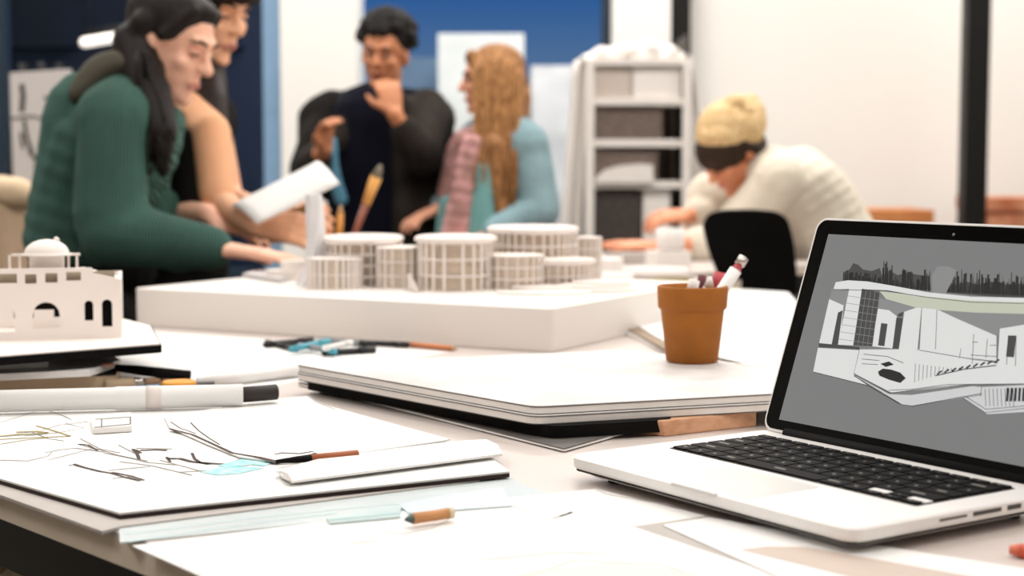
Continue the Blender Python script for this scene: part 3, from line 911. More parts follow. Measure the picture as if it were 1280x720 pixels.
A_, B2 = T(1262, 687, .005), T(1330, 694, .005)
e = empty('red_marker', A_.lerp(B2, .5) - V((0, 0, .005)), 'orange-red marker entering at the right edge below the laptop', 'pen')
b = MB(); b.tube([A_, A_.lerp(B2, .2)], [.003, .0048], n=14); b.build('tip', mat('coral_plastic', '#e0765a', .4), e)
b = MB(); b.tube([A_.lerp(B2, .2), B2], .005, n=14); b.build('barrel', mat('orange_red', '#d95f42', .4), e)
# ================================================================== LAPTOP
LX, LY, YAW, LID = .0465, 1.2943, -.9811, 1.91
W, D, TH = .325, .227, .010
ZB = CAM.z - .2421
LM = Matrix.Translation((LX, LY, ZB)) @ Matrix.Rotation(YAW, 4, 'Z')
m_alu = mat('aluminium', '#efecea', .42, metal=.2, var=.02, scale=200)
m_alud = mat('aluminium_edge', '#cfcbc8', .35, metal=.6, var=.02)
m_key = mat('key_black', '#060505', .65, var=.2, spec=.15)
m_leg = mat('key_legend', '#8f8880', .6)
m_bez = mat('glossy_bezel', '#030303', .12, var=0.0, spec=.16)
e = lap = empty('laptop', LM @ V((W / 2, D / 2, -.022)), 'open silver laptop with black bezel showing a building drawing', 'laptop')
def rr(x0, y0, x1, y1, r, n=6):
    out = []
    for (cx_, cy_, a0) in ((x1 - r, y0 + r, -90), (x1 - r, y1 - r, 0), (x0 + r, y1 - r, 90), (x0 + r, y0 + r, 180)):
        for k in range(n + 1):
            a = math.radians(a0 + 90 * k / n)
            out.append((cx_ + r * math.cos(a), cy_ + r * math.sin(a)))
    return out
# base: top deck and tapered belly
b = MB(LM)
secs = [(0.0, .0015), (-.0015, 0), (-TH + .002, 0), (-TH, .001), (-.0165, .012), (-.0195, .03)]
n = None; vs = []; rings = []
for z, ins in secs:
    ring = rr(ins, ins, W - ins, D - ins, .013)
    rings.append([(p[0], p[1], z) for p in ring])
nn = len(rings[0]); vs = [p for r_ in rings for p in r_]
fs = [tuple(range(nn))[::-1], tuple(range((len(rings) - 1) * nn, len(rings) * nn))]
for i in range(len(rings) - 1):
    for k in range(nn):
        fs.append((i * nn + k, i * nn + (k + 1) % nn, (i + 1) * nn + (k + 1) % nn, (i + 1) * nn + k))
b._add(vs, fs)
base = b.build('base', m_alu, lap)
# dark belly rim
b = MB(LM); b.prism(rr(.002, .002, W - .002, D - .002, .012), -TH - .0022, -TH - .0002); b.build('lower_shell_seam', m_black, base)
b = MB(LM)
for fx in (.03, W - .03):
    for fy in (.03, D - .03):
        b.lathe([(.006, -.0225), (.008, -.0215), (.008, -.0185)], (fx, fy, 0), n=16)
b.build('rubber_feet', m_black, base)
# ports on the right side
b = MB(LM)
for y0_, y1_, hh in ((.085, .113, .0016), (.120, .150, .003), (.157, .172, .0035), (.178, .19, .004)):
    b.box((W + .0001, (y0_ + y1_) / 2, -.0048), (.0006, y1_ - y0_, hh))
b.build('ports', mat('port_dark', '#4c4744', .5), base)
# thumb notch and trackpad
b = MB(LM); b.prism(rr(W / 2 - .0525, .006, W / 2 + .0525, .080, .003), .0, .00025); b.build('trackpad', mat('trackpad_glass', '#dedbd8', .35, metal=.3, var=.01), base)
b = MB(LM); b.box((W / 2, .0, -.0012), (.05, .003, .0022)); b.build('thumb_notch', m_alud, base)
# keyboard
KX, KY, KD = .026, .090, .108
b = MB(LM); 
b.prism(rr(KX - .001, KY - .001, W - KX + .001, KY + KD, .002), .0, .0004)
b.build('keyboard_well', mat('keyboard_well', '#26211e', .7), base)
kb = MB(LM); lg = MB(LM); gap = MB(LM)
pu = (W - 2 * KX) / 14.5
rows = [[1] + [1] * 3 + [1.25] + [1] * 5 + [1.25] + [1] * 3, [1.5] + [1] * 11 + [2.0], [1] * 13 + [1.5], [1.5] + [1] * 13, [1.75] + [1] * 11 + [1.75], [2.25] + [1] * 10 + [2.25], None]
layout = [[('fn')]]
rh = KD / 5.55
y = KY + KD
def key(x0, x1, y0, y1):
    kb.prism(rr(x0 + .0012, y0 + .0012, x1 - .0012, y1 - .0012, .0015, 2), .0004, .0019)
    cx_, cy_ = (x0 + x1) / 2, (y0 + y1) / 2
    s1 = .0016 if y1 - y0 > .012 else .0009
    w_ = random.uniform(.001, .0024) if x1 - x0 < .022 else random.uniform(.006, .010)
    lg.prism(rr(cx_ - w_, cy_ - s1, cx_ + w_ * .4, cy_ + s1 * .7, .0004, 1), .0019, .00198)
hs = [.55, 1, 1, 1, 1, 1]
rw = [[14.5 / 14] * 14, [1] * 13 + [1.5], [1.5] + [1] * 13, [1.75] + [1] * 11 + [1.75], [2.25] + [1] * 10 + [2.25], [1, 1, 1, 1.25, 5, 1.25, 1]]
for r_, (hh, ws) in enumerate(zip(hs, rw)):
    y1 = y; y0 = y - hh * rh; x = KX
    for wd in ws:
        key(x, x + wd * pu, y0, y1); x += wd * pu
    if r_ == 5:
        mid = (y0 + y1) / 2
        for i in range(3):
            if i == 1:
                key(x, x + pu, mid, y1); key(x, x + pu, y0, mid)
            else:
                key(x, x + pu, y0, mid); gap.prism(rr(x + .0005, mid + .0005, x + pu - .0005, y1 - .0008, .001, 2), .0004, .0014)
            x += pu
    y = y0
kb.build('keys', m_key, base); lg.build('key_legends', m_leg, base); gap.build('arrow_key_gap', m_alu, base)
# hinge
b = MB(LM); b.tube([(.03, D - .006, .001), (W - .03, D - .006, .001)], .0048, n=16); b.build('hinge', m_black, lap)
# lid
o_ = V((0, D - .008, 0)); ev = V((0, -math.cos(LID), math.sin(LID))); eu = V((1, 0, 0)); en = V((0, -math.sin(LID), -math.cos(LID)))
LL = .205
LIDM = LM @ Matrix(((eu.x, ev.x, en.x, o_.x), (eu.y, ev.y, en.y, o_.y), (eu.z, ev.z, en.z, o_.z), (0, 0, 0, 1)))
LI = LIDM.inverted()
b = MB(LIDM); b.prism(rr(0, .001, W, LL, .012), -.0062, -.0004); lid = b.build('lid', m_alu, lap, bevel=.001)
b = MB(LIDM); b.prism(rr(.0022, .0035, W - .0022, LL - .0022, .010), -.0005, .0); b.build('bezel', m_bez, lid)
b = MB(LIDM); b.lathe([(.0014, .0), (.0014, .00015)], (W / 2, LL - .0105, 0), n=12); b.build('webcam', mat('webcam_glass', '#6d6d70', .3), lid)
def Sx(px, py, h=0.0):
    """point of the photographed screen plane under a pixel -> lid coordinates"""
    d = ray(px, py)
    o2 = LI @ CAM; d2 = LI.to_3x3() @ d
    t = (h - o2.z) / d2.z
    p = o2 + d2 * t
    return (p.x, p.y)
c_lb, c_lt = Sx(975, 523.8), Sx(1035, 291.8)
c_rb, c_rt = Sx(1278, 584), Sx(1278, 306)
sx0 = (c_lb[0] + c_lt[0]) / 2
sx1 = W - sx0
sy0 = (c_lb[1]+c_rb[1])/2 ; sy1 = (c_lt[1]+c_rt[1])/2
def smat(name, col, e=1.0):
    m = bpy.data.materials.new(name); m.use_nodes = True
    nt = m.node_tree; bs = nt.nodes['Principled BSDF']
    bs.inputs['Base Color'].default_value = (.01, .01, .01, 1); bs.inputs['Roughness'].default_value = .25
    bs.inputs['Specular IOR Level'].default_value = .15
    tc = nt.nodes.new('ShaderNodeTexCoord'); no = nt.nodes.new('ShaderNodeTexNoise'); no.inputs['Scale'].default_value = 60
    rp = nt.nodes.new('ShaderNodeValToRGB'); c_ = lin(col)
    rp.color_ramp.elements[0].color = tuple(q * .96 for q in c_[:3]) + (1,); rp.color_ramp.elements[1].color = c_
    nt.links.new(tc.outputs['Object'], no.inputs['Vector']); nt.links.new(no.outputs['Fac'], rp.inputs['Fac'])
    nt.links.new(rp.outputs['Color'], bs.inputs['Emission Color']); bs.inputs['Emission Strength'].default_value = e
    return m
SE = 1.0
s_bg = smat('screen_grey', '#7d7d7d', SE); s_wh = smat('screen_white', '#dededc', SE); s_w2 = smat('screen_light', '#cfcfcf', SE)
s_gr = smat('screen_sage', '#c3c7b4', SE); s_md = smat('screen_mid', '#8c8c8c', SE); s_dk = smat('screen_dark', '#2c2b2b', SE); s_dm = smat('screen_charcoal', '#4a4a49', SE)
b = MB(LIDM); b.prism([(sx0, sy0), (sx1, sy0), (sx1, sy1), (sx0, sy1)], .0, .0002); scr = b.build('display', s_bg, lid)
H = [.00025]
def spoly(polys, m, name):
    b = MB(LIDM); H[0] += .00004
    for p in polys:
        q = [Sx(x, y) for x, y in p]
        b.flat([(a, c, H[0]) for a, c in q])
    me = b.build(name, m, scr)
def sline(ls, m, name, w=.0006):
    b = MB(LIDM); H[0] += .00004
    for l in ls:
        ww = w
        if isinstance(l, tuple): l, ww = l
        b.ribbon([(*Sx(x, y), H[0]) for x, y in l], ww)
    b.build(name, m, scr)
rnd = random.Random(3)
# tree line
tp = []
for i in range(150):
    x = 1055 + i * 1.62 + rnd.uniform(-.6, .6)
    base_y = 351 + (x - 1055) * .125 if x < 1160 else 364 + (x - 1160) * .05
    if 1163 < x < 1180: continue
    top = base_y - rnd.uniform(6, 14)
    if 1102 < x < 1116 or 1128 < x < 1142 or 1152 < x < 1164: top = base_y - rnd.uniform(22, 32) + (x - 1100) * .08
    if x > 1190: top = base_y - rnd.uniform(12, 30)
    tp.append([(x - .9, base_y), (x + .9, base_y), (x + .5 + rnd.uniform(-1, 2), top), (x - .3, top)])
spoly([[(1055, 340), (1062, 337), (1067, 329), (1073, 331), (1079, 337), (1090, 339), (1100, 335), (1103, 345), (1112, 338), (1122, 344), (1135, 341), (1150, 344), (1162, 345), (1164, 362), (1120, 358), (1056, 352)],
       [(1184, 352), (1196, 356), (1210, 352), (1222, 356), (1240, 352), (1262, 356), (1300, 352), (1300, 374), (1240, 371), (1184, 366)]], s_dm, 'tree_mass')
spoly(tp, s_dk, 'tree_trunks')
spoly([[(1165, 345), (1172, 333), (1186, 333), (1196, 338), (1190, 352), (1182, 368), (1166, 366)]], s_md, 'pale_tree')
spoly([[(1045, 353), (1060, 350.5), (1085, 352), (1120, 358), (1160, 365.5), (1215, 371), (1300, 373), (1300, 379), (1215, 377), (1160, 372), (1110, 363), (1070, 361), (1042, 362)]], s_wh, 'roof_edge')
spoly([[(1100, 364), (1160, 371), (1215, 376), (1300, 379), (1300, 394), (1220, 391), (1150, 386), (1108, 374)]], s_gr, 'roof_slab')
spoly([[(1040, 362), (1062, 362), (1058, 384), (1037, 376)], [(1150, 386), (1220, 391), (1300, 393), (1300, 405), (1262, 408), (1246, 420), (1200, 402)], [(1100, 373), (1150, 386), (1150, 398), (1098, 392)]], s_md, 'soffit_print')
spoly([[(1037, 374), (1055, 382), (1050, 431), (1024, 431)], [(1062, 361), (1078, 361), (1068, 432), (1048, 431)], [(1098, 386), (1112, 388), (1122, 396), (1118, 436), (1090, 433)],
       [(1131, 390), (1145, 385), (1153, 385), (1148, 438), (1124, 437)], [(1153, 385), (1172, 387), (1200, 400), (1246, 420), (1246, 452), (1150, 439)], [(1250, 411), (1300, 403), (1300, 468), (1247, 460)]], s_wh, 'walls')
spoly([[(1078, 361), (1100, 366), (1091, 433), (1067, 432)], [(1048, 391), (1054, 388), (1048, 431), (1040, 431)], [(1102, 404), (1110, 405), (1106, 433), (1098, 432)], [(1121, 397), (1129, 398), (1124, 436), (1116, 436)],
       [(1124, 392), (1130, 390), (1129, 396), (1122, 396)], [(1261, 420), (1271, 420), (1268, 447), (1258, 446)], [(1024, 429), (1075, 434), (1075, 437), (1024, 434)]], s_dm, 'glazing_print')
spoly([[(1023, 435), (1076, 438), (1068, 470), (1085, 482), (1017, 465)], [(1075, 437), (1150, 437), (1220, 449), (1300, 466), (1300, 482), (1215, 481), (1165, 486), (1115, 491), (1068, 467)]], s_wh, 'terrace')
spoly([[(1068, 469), (1112, 493), (1140, 494), (1215, 483), (1228, 484), (1228, 493), (1140, 508), (1128, 506)], [(1205, 498), (1228, 494), (1228, 484), (1300, 481), (1300, 514), (1235, 518)]], s_w2, 'terrace_underside')
spoly([[(1098, 465), (1104, 461), (1114, 462), (1126, 466), (1133, 473), (1126, 479), (1112, 475), (1100, 470)], [(1101, 455), (1112, 452), (1118, 456), (1108, 459)]] +
      [[(1259 + i * 5, 485), (1262 + i * 5, 485), (1261 + i * 5, 502), (1258 + i * 5, 502)] for i in range(5)], s_dk, 'dark_print')
gl = []
for i in range(1, 4):
    gl.append([(1078 + i * 5.5, 362 + i), (1067 + i * 6, 432)])
for k in range(7):
    gl.append([(1060 - k * 1.8, 370 + k * 9), (1099 - k * 1.3, 376 + k * 9)])
sline([(g, .0004) for g in gl], s_md, 'curtain_wall_grid')
sl = [[(1153, 385), (1148, 438)], [(1075, 438), (1068, 467), (1112, 491), (1118, 491), (1165, 485), (1215, 481), (1300, 481)], [(1112, 488), (1140, 487), (1185, 481), (1300, 480)], [(1068, 470), (1128, 506), (1142, 508), (1205, 496)],
      [(1218, 418), (1216, 455)], [(1235, 424), (1233, 448)], [(1216, 428), (1223, 428)], [(1238, 432), (1246, 432)], [(1202, 436), (1200, 448)], [(1250, 411), (1247, 452)], [(1172, 387), (1170, 437)], [(1150, 438), (1220, 450), (1246, 452)],
      [(1205, 498), (1232, 516), (1300, 509)], [(1208, 496), (1233, 512), (1300, 506)], [(1080, 443), (1110, 446), (1130, 454)], [(1078, 449), (1100, 451)], [(1078, 455), (1098, 456)], [(1017, 465), (1085, 482), (1125, 505)], [(1140, 508), (1228, 492)], [(1228, 484), (1226, 496)],
      [(1214, 444), (1246, 446)], [(1261, 420), (1271, 420), (1270, 458)], [(1261, 420), (1259, 456)], [(1042, 362), (1110, 364), (1160, 372), (1215, 378), (1300, 380)]]
for i in range(12):
    sl.append([(1145 + i * 5, 455 + i * .6), (1144 + i * 5, 478 - i * 1.6)])
for i in range(8):
    sl.append([(1232 + i * 5, 486), (1233 + i * 5, 508)])
for i in range(9):
    sl.append(([(1172 + i * 9, 468 - i * 1.8), (1178 + i * 9, 464 - i * 1.8)], .0016))
sl.append(([(1170, 470), (1205, 462), (1246, 457)], .0009))
sline(sl, s_dk, 'drawn_lines', .0005)
# ================================================================== ARCHITECTURAL MODEL
m_foam = mat('foam_base', '#efe9e4', .8, var=.03, scale=4)
m_mod = mat('model_card', '#f1e8e2', .75, var=.03)
m_tan = mat('model_interior_card', '#decebd', .85, var=.1)
zs = .062
A1, A2 = T(168, 407, 0), T(690, 441, 0)
du = (A2 - A1).normalized(); dv = V((-du.y, du.x, 0))
wd = (A2 - A1).length; 
corner = [A1.xy, A2.xy, A2.xy + dv.xy * .58, A1.xy + dv.xy * .58]
mc = (A1 + A2) / 2 + dv * .25
arch = empty('architectural_model', (mc.x, mc.y, TZ), 'white model of round terraced buildings on a thick foam base', 'model')
b = MB(); b.prism(rpoly([tuple(c) for c in corner], .012), TZ + .0005, TZ + zs); b.build('foam_base', m_foam, arch, bevel=.003)
def ring(cx_, cy_, rx, ry, n=48, rot=0.0, pw=2.0):
    out = []
    for k in range(n):
        a = 2 * PI * k / n
        x = rx * math.copysign(abs(math.cos(a)) ** (2 / pw), math.cos(a)); y = ry * math.copysign(abs(math.sin(a)) ** (2 / pw), math.sin(a))
        out.append((cx_ + x * math.cos(rot) - y * math.sin(rot), cy_ + x * math.sin(rot) + y * math.cos(rot)))
    return out
def pavilion(px0, px1, Yc, ytop, ybase, floors, ncol, ry, label, roof=True, rot=0.0, pw=2.4, cw=.0022, rooflip=1.04):
    zb_ = TZ + zs
    x0, x1 = P(px0, 300, Yc).x, P(px1, 300, Yc).x
    cx_, rx = (x0 + x1) / 2, (x1 - x0) / 2
    zt_ = P(640, ytop, Yc).z
    hgt = zt_ - zb_
    bld = empty('pavilion', (cx_, Yc, zb_)); bld.parent = arch; bld.location = V((cx_, Yc, zb_)) - WLOC[arch.name]
    fh = hgt / floors
    b = MB()
    for f in range(floors + 1):
        sc = 1.0
        b.prism(ring(cx_, Yc, rx * sc, ry * sc, rot=rot, pw=pw), zb_ + f * fh - (.0026 if f else 0), zb_ + f * fh + (.0 if f else .002))
    b.build('floor_plates', m_mod, bld)
    b = MB()
    pts = ring(cx_, Yc, rx * .985, ry * .985, n=ncol, rot=rot, pw=pw)
    for p in pts:
        b.box((p[0], p[1], zb_ + hgt / 2), (cw, cw, hgt))
    b.build('mullions', m_mod, bld)
    b = MB(); b.prism(ring(cx_, Yc, rx * .88, ry * .88, rot=rot, pw=pw), zb_ + .001, zb_ + hgt - .003); b.build('core', m_tan, bld)
    if roof:
        b = MB()
        r_ = ring(cx_, Yc, rx * rooflip, ry * rooflip, rot=rot, pw=2.2)
        b.prism(r_, zt_ + .0003, zt_ + .004); b.prism(ring(cx_, Yc, rx * rooflip * .97, ry * rooflip * .97, rot=rot, pw=2.2), zt_ + .004, zt_ + .0065)
        b.build('roof_disc', m_mod, bld)
    return bld
pavilion(404, 502, 2.68, 300, 350, 4, 34, .115, '', pw=2.6, cw=.0026)
pavilion(523, 616, 2.565, 300, 358, 3, 22, .095, '', pw=2.8, cw=.0042, rooflip=1.10)
pavilion(610, 722, 2.74, 288, 345, 4, 36, .12, '', pw=2.3, cw=.003, rooflip=1.02)
pavilion(600, 680, 2.55, 318, 358, 3, 22, .045, '', roof=False, pw=2.2, cw=.0028)
pavilion(384, 450, 2.55, 322, 350, 2, 26, .035, '', roof=False, pw=2.6, cw=.004)
pavilion(470, 530, 2.58, 308, 350, 3, 18, .045, '', roof=False, cw=.0034)
pavilion(640, 742, 2.60, 328, 358, 2, 34, .05, '', roof=True, pw=2.2, cw=.003, rooflip=1.05)
pavilion(700, 752, 2.76, 296, 345, 4, 22, .03, '', roof=False, pw=2.2, cw=.003)
# low round terraces
def disc(px0, px1, Yc, z0, th, ry, name='terrace_disc'):
    x0, x1 = P(px0, 300, Yc).x, P(px1, 300, Yc).x
    b = MB(); b.prism(ring((x0 + x1) / 2, Yc, (x1 - x0) / 2, ry), TZ + zs + z0, TZ + zs + z0 + th); b.build(name, m_mod, arch)
disc(620, 740, 2.44, 0, .004, .035); disc(690, 795, 2.50, 0, .005, .05); disc(700, 790, 2.52, .0052, .004, .042)
disc(715, 790, 2.54, .0094, .004, .035); disc(640, 720, 2.5, .0042, .0035, .03)
# stair / ramp
b = MB()
for i in range(8):
    p = P(512 + i * 1.4, 340, 2.50 - i * .003)
    b.box((p.x, p.y, TZ + zs + .004 * (8 - i) / 2 + .0005), (.006, .02, .0025 * (8 - i)))
b.build('stair', m_mod, arch)

# white twisted tower standing on the base
tc = P(392, 300, 2.62)
b = MB()
prof = []
M_ = 16
vs, fs = [], []
zb_ = TZ + zs
ht = P(640, 243, 2.62).z - zb_
for i in range(M_ + 1):
    t = i / M_
    r_ = .027 * (1 - .35 * t) + .012 * max(0, 1 - t * 5)
    for k in range(6):
        a = 2 * PI * k / 6 + t * 1.4
        vs.append((tc.x + r_ * .8 * math.cos(a) + .004 * math.sin(t * 3), tc.y + r_ * math.sin(a), zb_ + ht * t))
for i in range(M_):
    for k in range(6):
        fs.append((i * 6 + k, i * 6 + (k + 1) % 6, (i + 1) * 6 + (k + 1) % 6, (i + 1) * 6 + k))
fs.append(tuple(range(6))[::-1]); fs.append(tuple(range(M_ * 6, M_ * 6 + 6)))
b._add(vs, fs)
S(b.build('tower_model', mat('cool_model_white', '#e6e4e6', .6, alpha=.93)), 'slim white tower model standing left of the round buildings', 'model')
b = MB(); p = P(362, 320, 2.75)
b.prism(ring(p.x, p.y, .042, .03), zb_, zb_ + .018); b.prism(ring(p.x + .01, p.y, .026, .02), zb_ + .018, zb_ + .034)
S(b.build('round_model', m_mod), 'small stepped round white model beside the slim tower', 'model')
# sheets beneath the hand
b = MB(); q = [P(300, 330, 3.0), P(372, 332, 2.9), P(385, 325, 3.05), P(310, 322, 3.15)]
b.prism([(v.x, v.y) for v in [P(303, 330, 2.80), P(350, 330, 2.66), P(372, 330, 2.80), P(325, 330, 2.92)]], zb_ + .0004, zb_ + .008)
S(b.build('sheet_pad', mat('grey_white_pad', '#cfcaca', .7)), 'pad of grey-white sheets beneath the green-sweater hand', 'paper')

# ================================================================== ARCHED BUILDING MODEL (left)
Yf = 1.90
zc = TZ + .0517
ch = empty('arched_building_model', (P(60, 400, Yf + .07).x, Yf + .08, zc), 'white arched building model with a small dome on black board', 'model')
m_ch = mat('arched_model_card', '#fbf2ec', .8, var=.04, scale=10)
def px2(x, y, Y=Yf): p = P(x, y, Y); return (p.x, p.z)
def arch_hole(x0, x1, yt, yb, Y=Yf):
    a, z1 = px2(x0, yt, Y); c, z0 = px2(x1, yb, Y); r_ = (c - a) / 2; z0 = max(z0, zc + .003)
    pts = [(a, z0), (c, z0)]
    zm = max(z1 - r_, z0 + .002)
    for k in range(9):
        an = PI * k / 8
        pts.append(((a + c) / 2 + r_ * math.cos(an), zm + (z1 - zm) * math.sin(an)))
    return pts
xl, xr = P(-60, 400, Yf).x, P(152, 400, Yf).x
zt1 = px2(0, 357)[1]; ztop = px2(0, 334)[1]
RC = Matrix.Translation((xr, Yf, 0)) @ Matrix.Rotation(.235, 4, 'Z') @ Matrix.Translation((-xr, -Yf, 0))
f_front = lambda u, v, w: V((u, Yf + w, v))
outer = [(xl, zc), (xr, zc), (xr, px2(0, 349)[1]), (P(118, 340, Yf).x, px2(0, 341)[1]), (P(116, 340, Yf).x, ztop), (xl, ztop)]
holes = [arch_hole(0, 25, 379, 412), arch_hole(45, 78, 376, 408), arch_hole(107, 118, 375, 400), arch_hole(128, 141, 374, 408), arch_hole(-44, -18, 379, 412)]
def rect_hole(x0, x1, y0, y1): a, z1 = px2(x0, y0); c, z0 = px2(x1, y1); return [(a, z0), (c, z0), (c, z1), (a, z1)]
holes += [rect_hole(3, 27, 340, 352), rect_hole(36, 50, 341, 353), rect_hole(60, 75, 340, 352), rect_hole(85, 103, 339, 350), rect_hole(-30, -8, 340, 352)]
b = MB(RC); holed(b, outer, holes, f_front, .004)
b.build('front_wall', m_ch, ch)
b = MB(); b.prism(Tp([(-118, 455.4), (200, 431), (188, 408.5), (150, 398.7), (-118, 402.5)], .0517), TZ + .0516, TZ + .0532); b.build('base_plate', m_ch, ch)
# side wall at right with arches, running away
dep = .15
f_side = lambda u, v, w: V((xr - w, Yf + u, v))
def ah(u0, u1, z0, z1):
    r_ = (u1 - u0) / 2; zm = z1 - r_
    return [(u0, z0), (u1, z0)] + [((u0 + u1) / 2 + r_ * math.cos(PI * k / 8), zm + r_ * math.sin(PI * k / 8)) for k in range(9)]
zs1 = px2(0, 349)[1]
b = MB(RC); holed(b, [(.004, zc), (dep, zc), (dep, zs1), (.004, zs1)], [ah(.02 + i * .045, .045 + i * .045, zc + .012, zc + .052) for i in range(3)], f_side, .004)
b.build('side_wall', m_ch, ch)
b = MB(RC); f_back = lambda u, v, w: V((u, Yf + dep + w, v))
holed(b, [(xl, zc), (xr, zc), (xr, zs1), (xl, zs1)], [ah(xl + .02 + i * .05, xl + .045 + i * .05, zc + .014, zc + .05) for i in range(3)], f_back, .004)
b.build('back_wall', m_ch, ch)
b = MB(RC); b.box(((xl + xr) / 2, Yf + .05, zs1 - .012), (xr - xl - .01, .075, .003)); b.build('roof_deck', m_ch, ch)
# black inner lining seen through the arches
b = MB(RC); b.box((px2(0, 345)[0] + .06, Yf + .012, px2(0, 347)[1]), (.16, .002, .016)); b.build('darkening_panel', mat('greige_panel', '#b3a794', .8), ch)  # panel added behind the upper windows, its darker colour stands for shade
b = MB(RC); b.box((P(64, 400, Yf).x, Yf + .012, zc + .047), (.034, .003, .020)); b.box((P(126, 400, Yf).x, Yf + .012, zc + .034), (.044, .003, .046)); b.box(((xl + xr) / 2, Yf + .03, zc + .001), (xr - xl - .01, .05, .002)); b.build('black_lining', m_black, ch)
# curved vault pieces behind the parapet at right
b = MB(RC)
for i, (x, y) in enumerate(((112, 336), (122, 339), (132, 342), (140, 344), (147, 346))):
    p = P(x, y + 3, Yf + .03); b.ell(p, (.012, .014, .006))
me = blob(b, .002, 2); link('vaults', me, m_ch, ch)
Yd = Yf + .035
dc = P(71, 330, Yd)
b = MB(RC)
s_ = Yd / FPX
b.lathe([(21 * s_, 0), (21 * s_, 18 * s_), (22 * s_, 19 * s_)], (dc.x, Yd, P(0, 336, Yd).z), n=28)
b.build('drum', m_ch, ch)
b = MB(RC)
zdm = P(0, 318, Yd).z
b.lathe([(30 * s_, 0), (30 * s_, 2 * s_)] + [(27 * s_ * math.cos(a * PI / 16), 2 * s_ + 18 * s_ * math.sin(a * PI / 16)) for a in range(0, 8)] + [(2 * s_, 20 * s_)], (dc.x, Yd, zdm), n=32)
b.build('dome', m_ch, ch)
b = MB(RC); b.lathe([(3 * s_, 0), (4.5 * s_, 1 * s_), (3.5 * s_, 5 * s_), (4 * s_, 6 * s_), (1 * s_, 9 * s_)], (P(82, 300, Yd).x, Yd, P(0, 304, Yd).z), n=16); b.build('finial', m_ch, ch)
b = MB(RC)
for x in (29, 41, 99, 109):
    p = P(x, 326, Yd + .01); b.box((p.x, Yd + .01, p.z), (3 * s_, 3 * s_, 18 * s_))
b.box((P(69, 318, Yd).x, Yd + .01, P(0, 317, Yd + .01).z), (82 * s_, 6 * s_, 3 * s_))
b.build('gallery', m_ch, ch)

# ================================================================== FAR TABLE THINGS
# cup with pencils and brush behind the model
def far_z(): return TZ
Yc_ = 3.45
cc = P(428, 300, Yc_)
e = empty('pencil_cup', (cc.x, Yc_, TZ), 'dark cup behind the round model, holding pencils and a brush', 'cup')
b = MB(); b.lathe([(.036, 0), (.04, .004), (.043, .1), (.040, .1), (.037, .008), (.001, .007)], (cc.x, Yc_, TZ + .0004), n=28); b.build('body', m_black, e)
def stick(name, label, a, bt, r, m, r2=None, parts=None):
    A_, B2 = P(bt[0], bt[1], Yc_), P(a[0], a[1], Yc_)
    return A_, B2
for (a, bt, r, m, lab) in (((426, 257), (421, 340), .0085, mat('pencil_orange', '#c98634', .5), 'ochre pencil standing upright in the dark cup'),
                           ((408, 268), (418, 340), .009, mat('pencil_peach', '#d98a55', .5), 'peach pencil leaning left in the dark cup')):
    A_, B2 = P(bt[0], bt[1], Yc_), P(a[0], a[1], Yc_)
    e = empty('pencil', A_, lab, 'pencil')
    b = MB(); b.tube([A_, A_.lerp(B2, .88)], r, n=6); b.build('barrel', m, e)
    b = MB(); b.tube([A_.lerp(B2, .88), B2], [r, r * .3], n=6); b.build('tip', mat('pencil_tip', '#c9a27a', .7), e)
A_, B2 = P(427, 335, Yc_), P(476, 206, Yc_)
e = empty('paint_brush', A_, 'long paint brush with golden bristles leaning right in the dark cup', 'brush')
b = MB(); b.tube([A_, A_.lerp(B2, .62)], [.004, .0085], n=12); b.build('handle', mat('red_brown_lacquer', '#8a4a33', .4), e)
b = MB(); b.tube([A_.lerp(B2, .62), A_.lerp(B2, .88)], [.0095, .013], n=12); b.build('bristles', mat('golden_bristle', '#e3a960', .9, bump=.4), e)
b = MB(); b.tube([A_.lerp(B2, .88), B2], [.013, .004], n=12); b.build('tip', mat('grey_tip', '#7d7466', .9), e)

# items on the second table, at right
m_dish = mat('white_tray', '#ede7e2', .5, var=.02)
def dish(px, py, r, h, Y, label, name='round_tray', m=None, z=TZ):
    p = P(px, py, Y)
    b = MB(); b.lathe([(r * .9, 0), (r, h * .3), (r, h), (r * .94, h), (r * .92, h * .45), (.001, h * .4)], (p.x, Y, z + .0004), n=36)
    return S(b.build(name, m or m_dish), label, 'tray')
dish(752, 340, .07, .03, 3.36, 'white round tray at the far left of the second table clutter')
dish(820, 330, .08, .022, 3.66, 'low white round tray behind the olive tray on the second table')
dish(838, 350, .05, .012, 3.46, 'olive-rimmed shallow tray behind the clay pot', m=mat('olive_tray', '#8e7a3e', .6, col2='#6c5a2b'))
dish(680, 330, .07, .045, 3.35, 'white deep round tray right behind the model buildings')
def boxat(px, Y, sx, sy, sz, rot, m, name, label, cat_, z=TZ):
    p = P(px, 300, Y)
    b = MB(Matrix.Translation((p.x, Y, z + .0004)) @ Matrix.Rotation(rot, 4, 'Z')); b.box((0, 0, sz / 2), (sx, sy, sz))
    return S(b.build(name, m, bevel=.003), label, cat_)
boxat(835, 4.0, .10, .07, .045, .3, m_dish, 'card_box', 'small white card box on the second table near the black chair', 'box')
boxat(722, 3.6, .20, .10, .05, -.2, m_dish, 'card_box', 'long low white box far back on the second table', 'box')
boxat(790, 4.2, .12, .1, .03, .5, m_greyp, 'card_box', 'grey card box near the white rack on the second table', 'box')
# white cup by the bent woman
p = P(850, 320, 3.98)
b = MB(); b.lathe([(.03, 0), (.034, .004), (.038, .055), (.035, .055), (.031, .01), (.001, .01)], (P(838, 300, 4.0).x, 4.0, TZ + .0462), n=24)
S(b.build('paper_cup', m_dish), 'white paper cup on the small card box near the bent woman', 'cup')
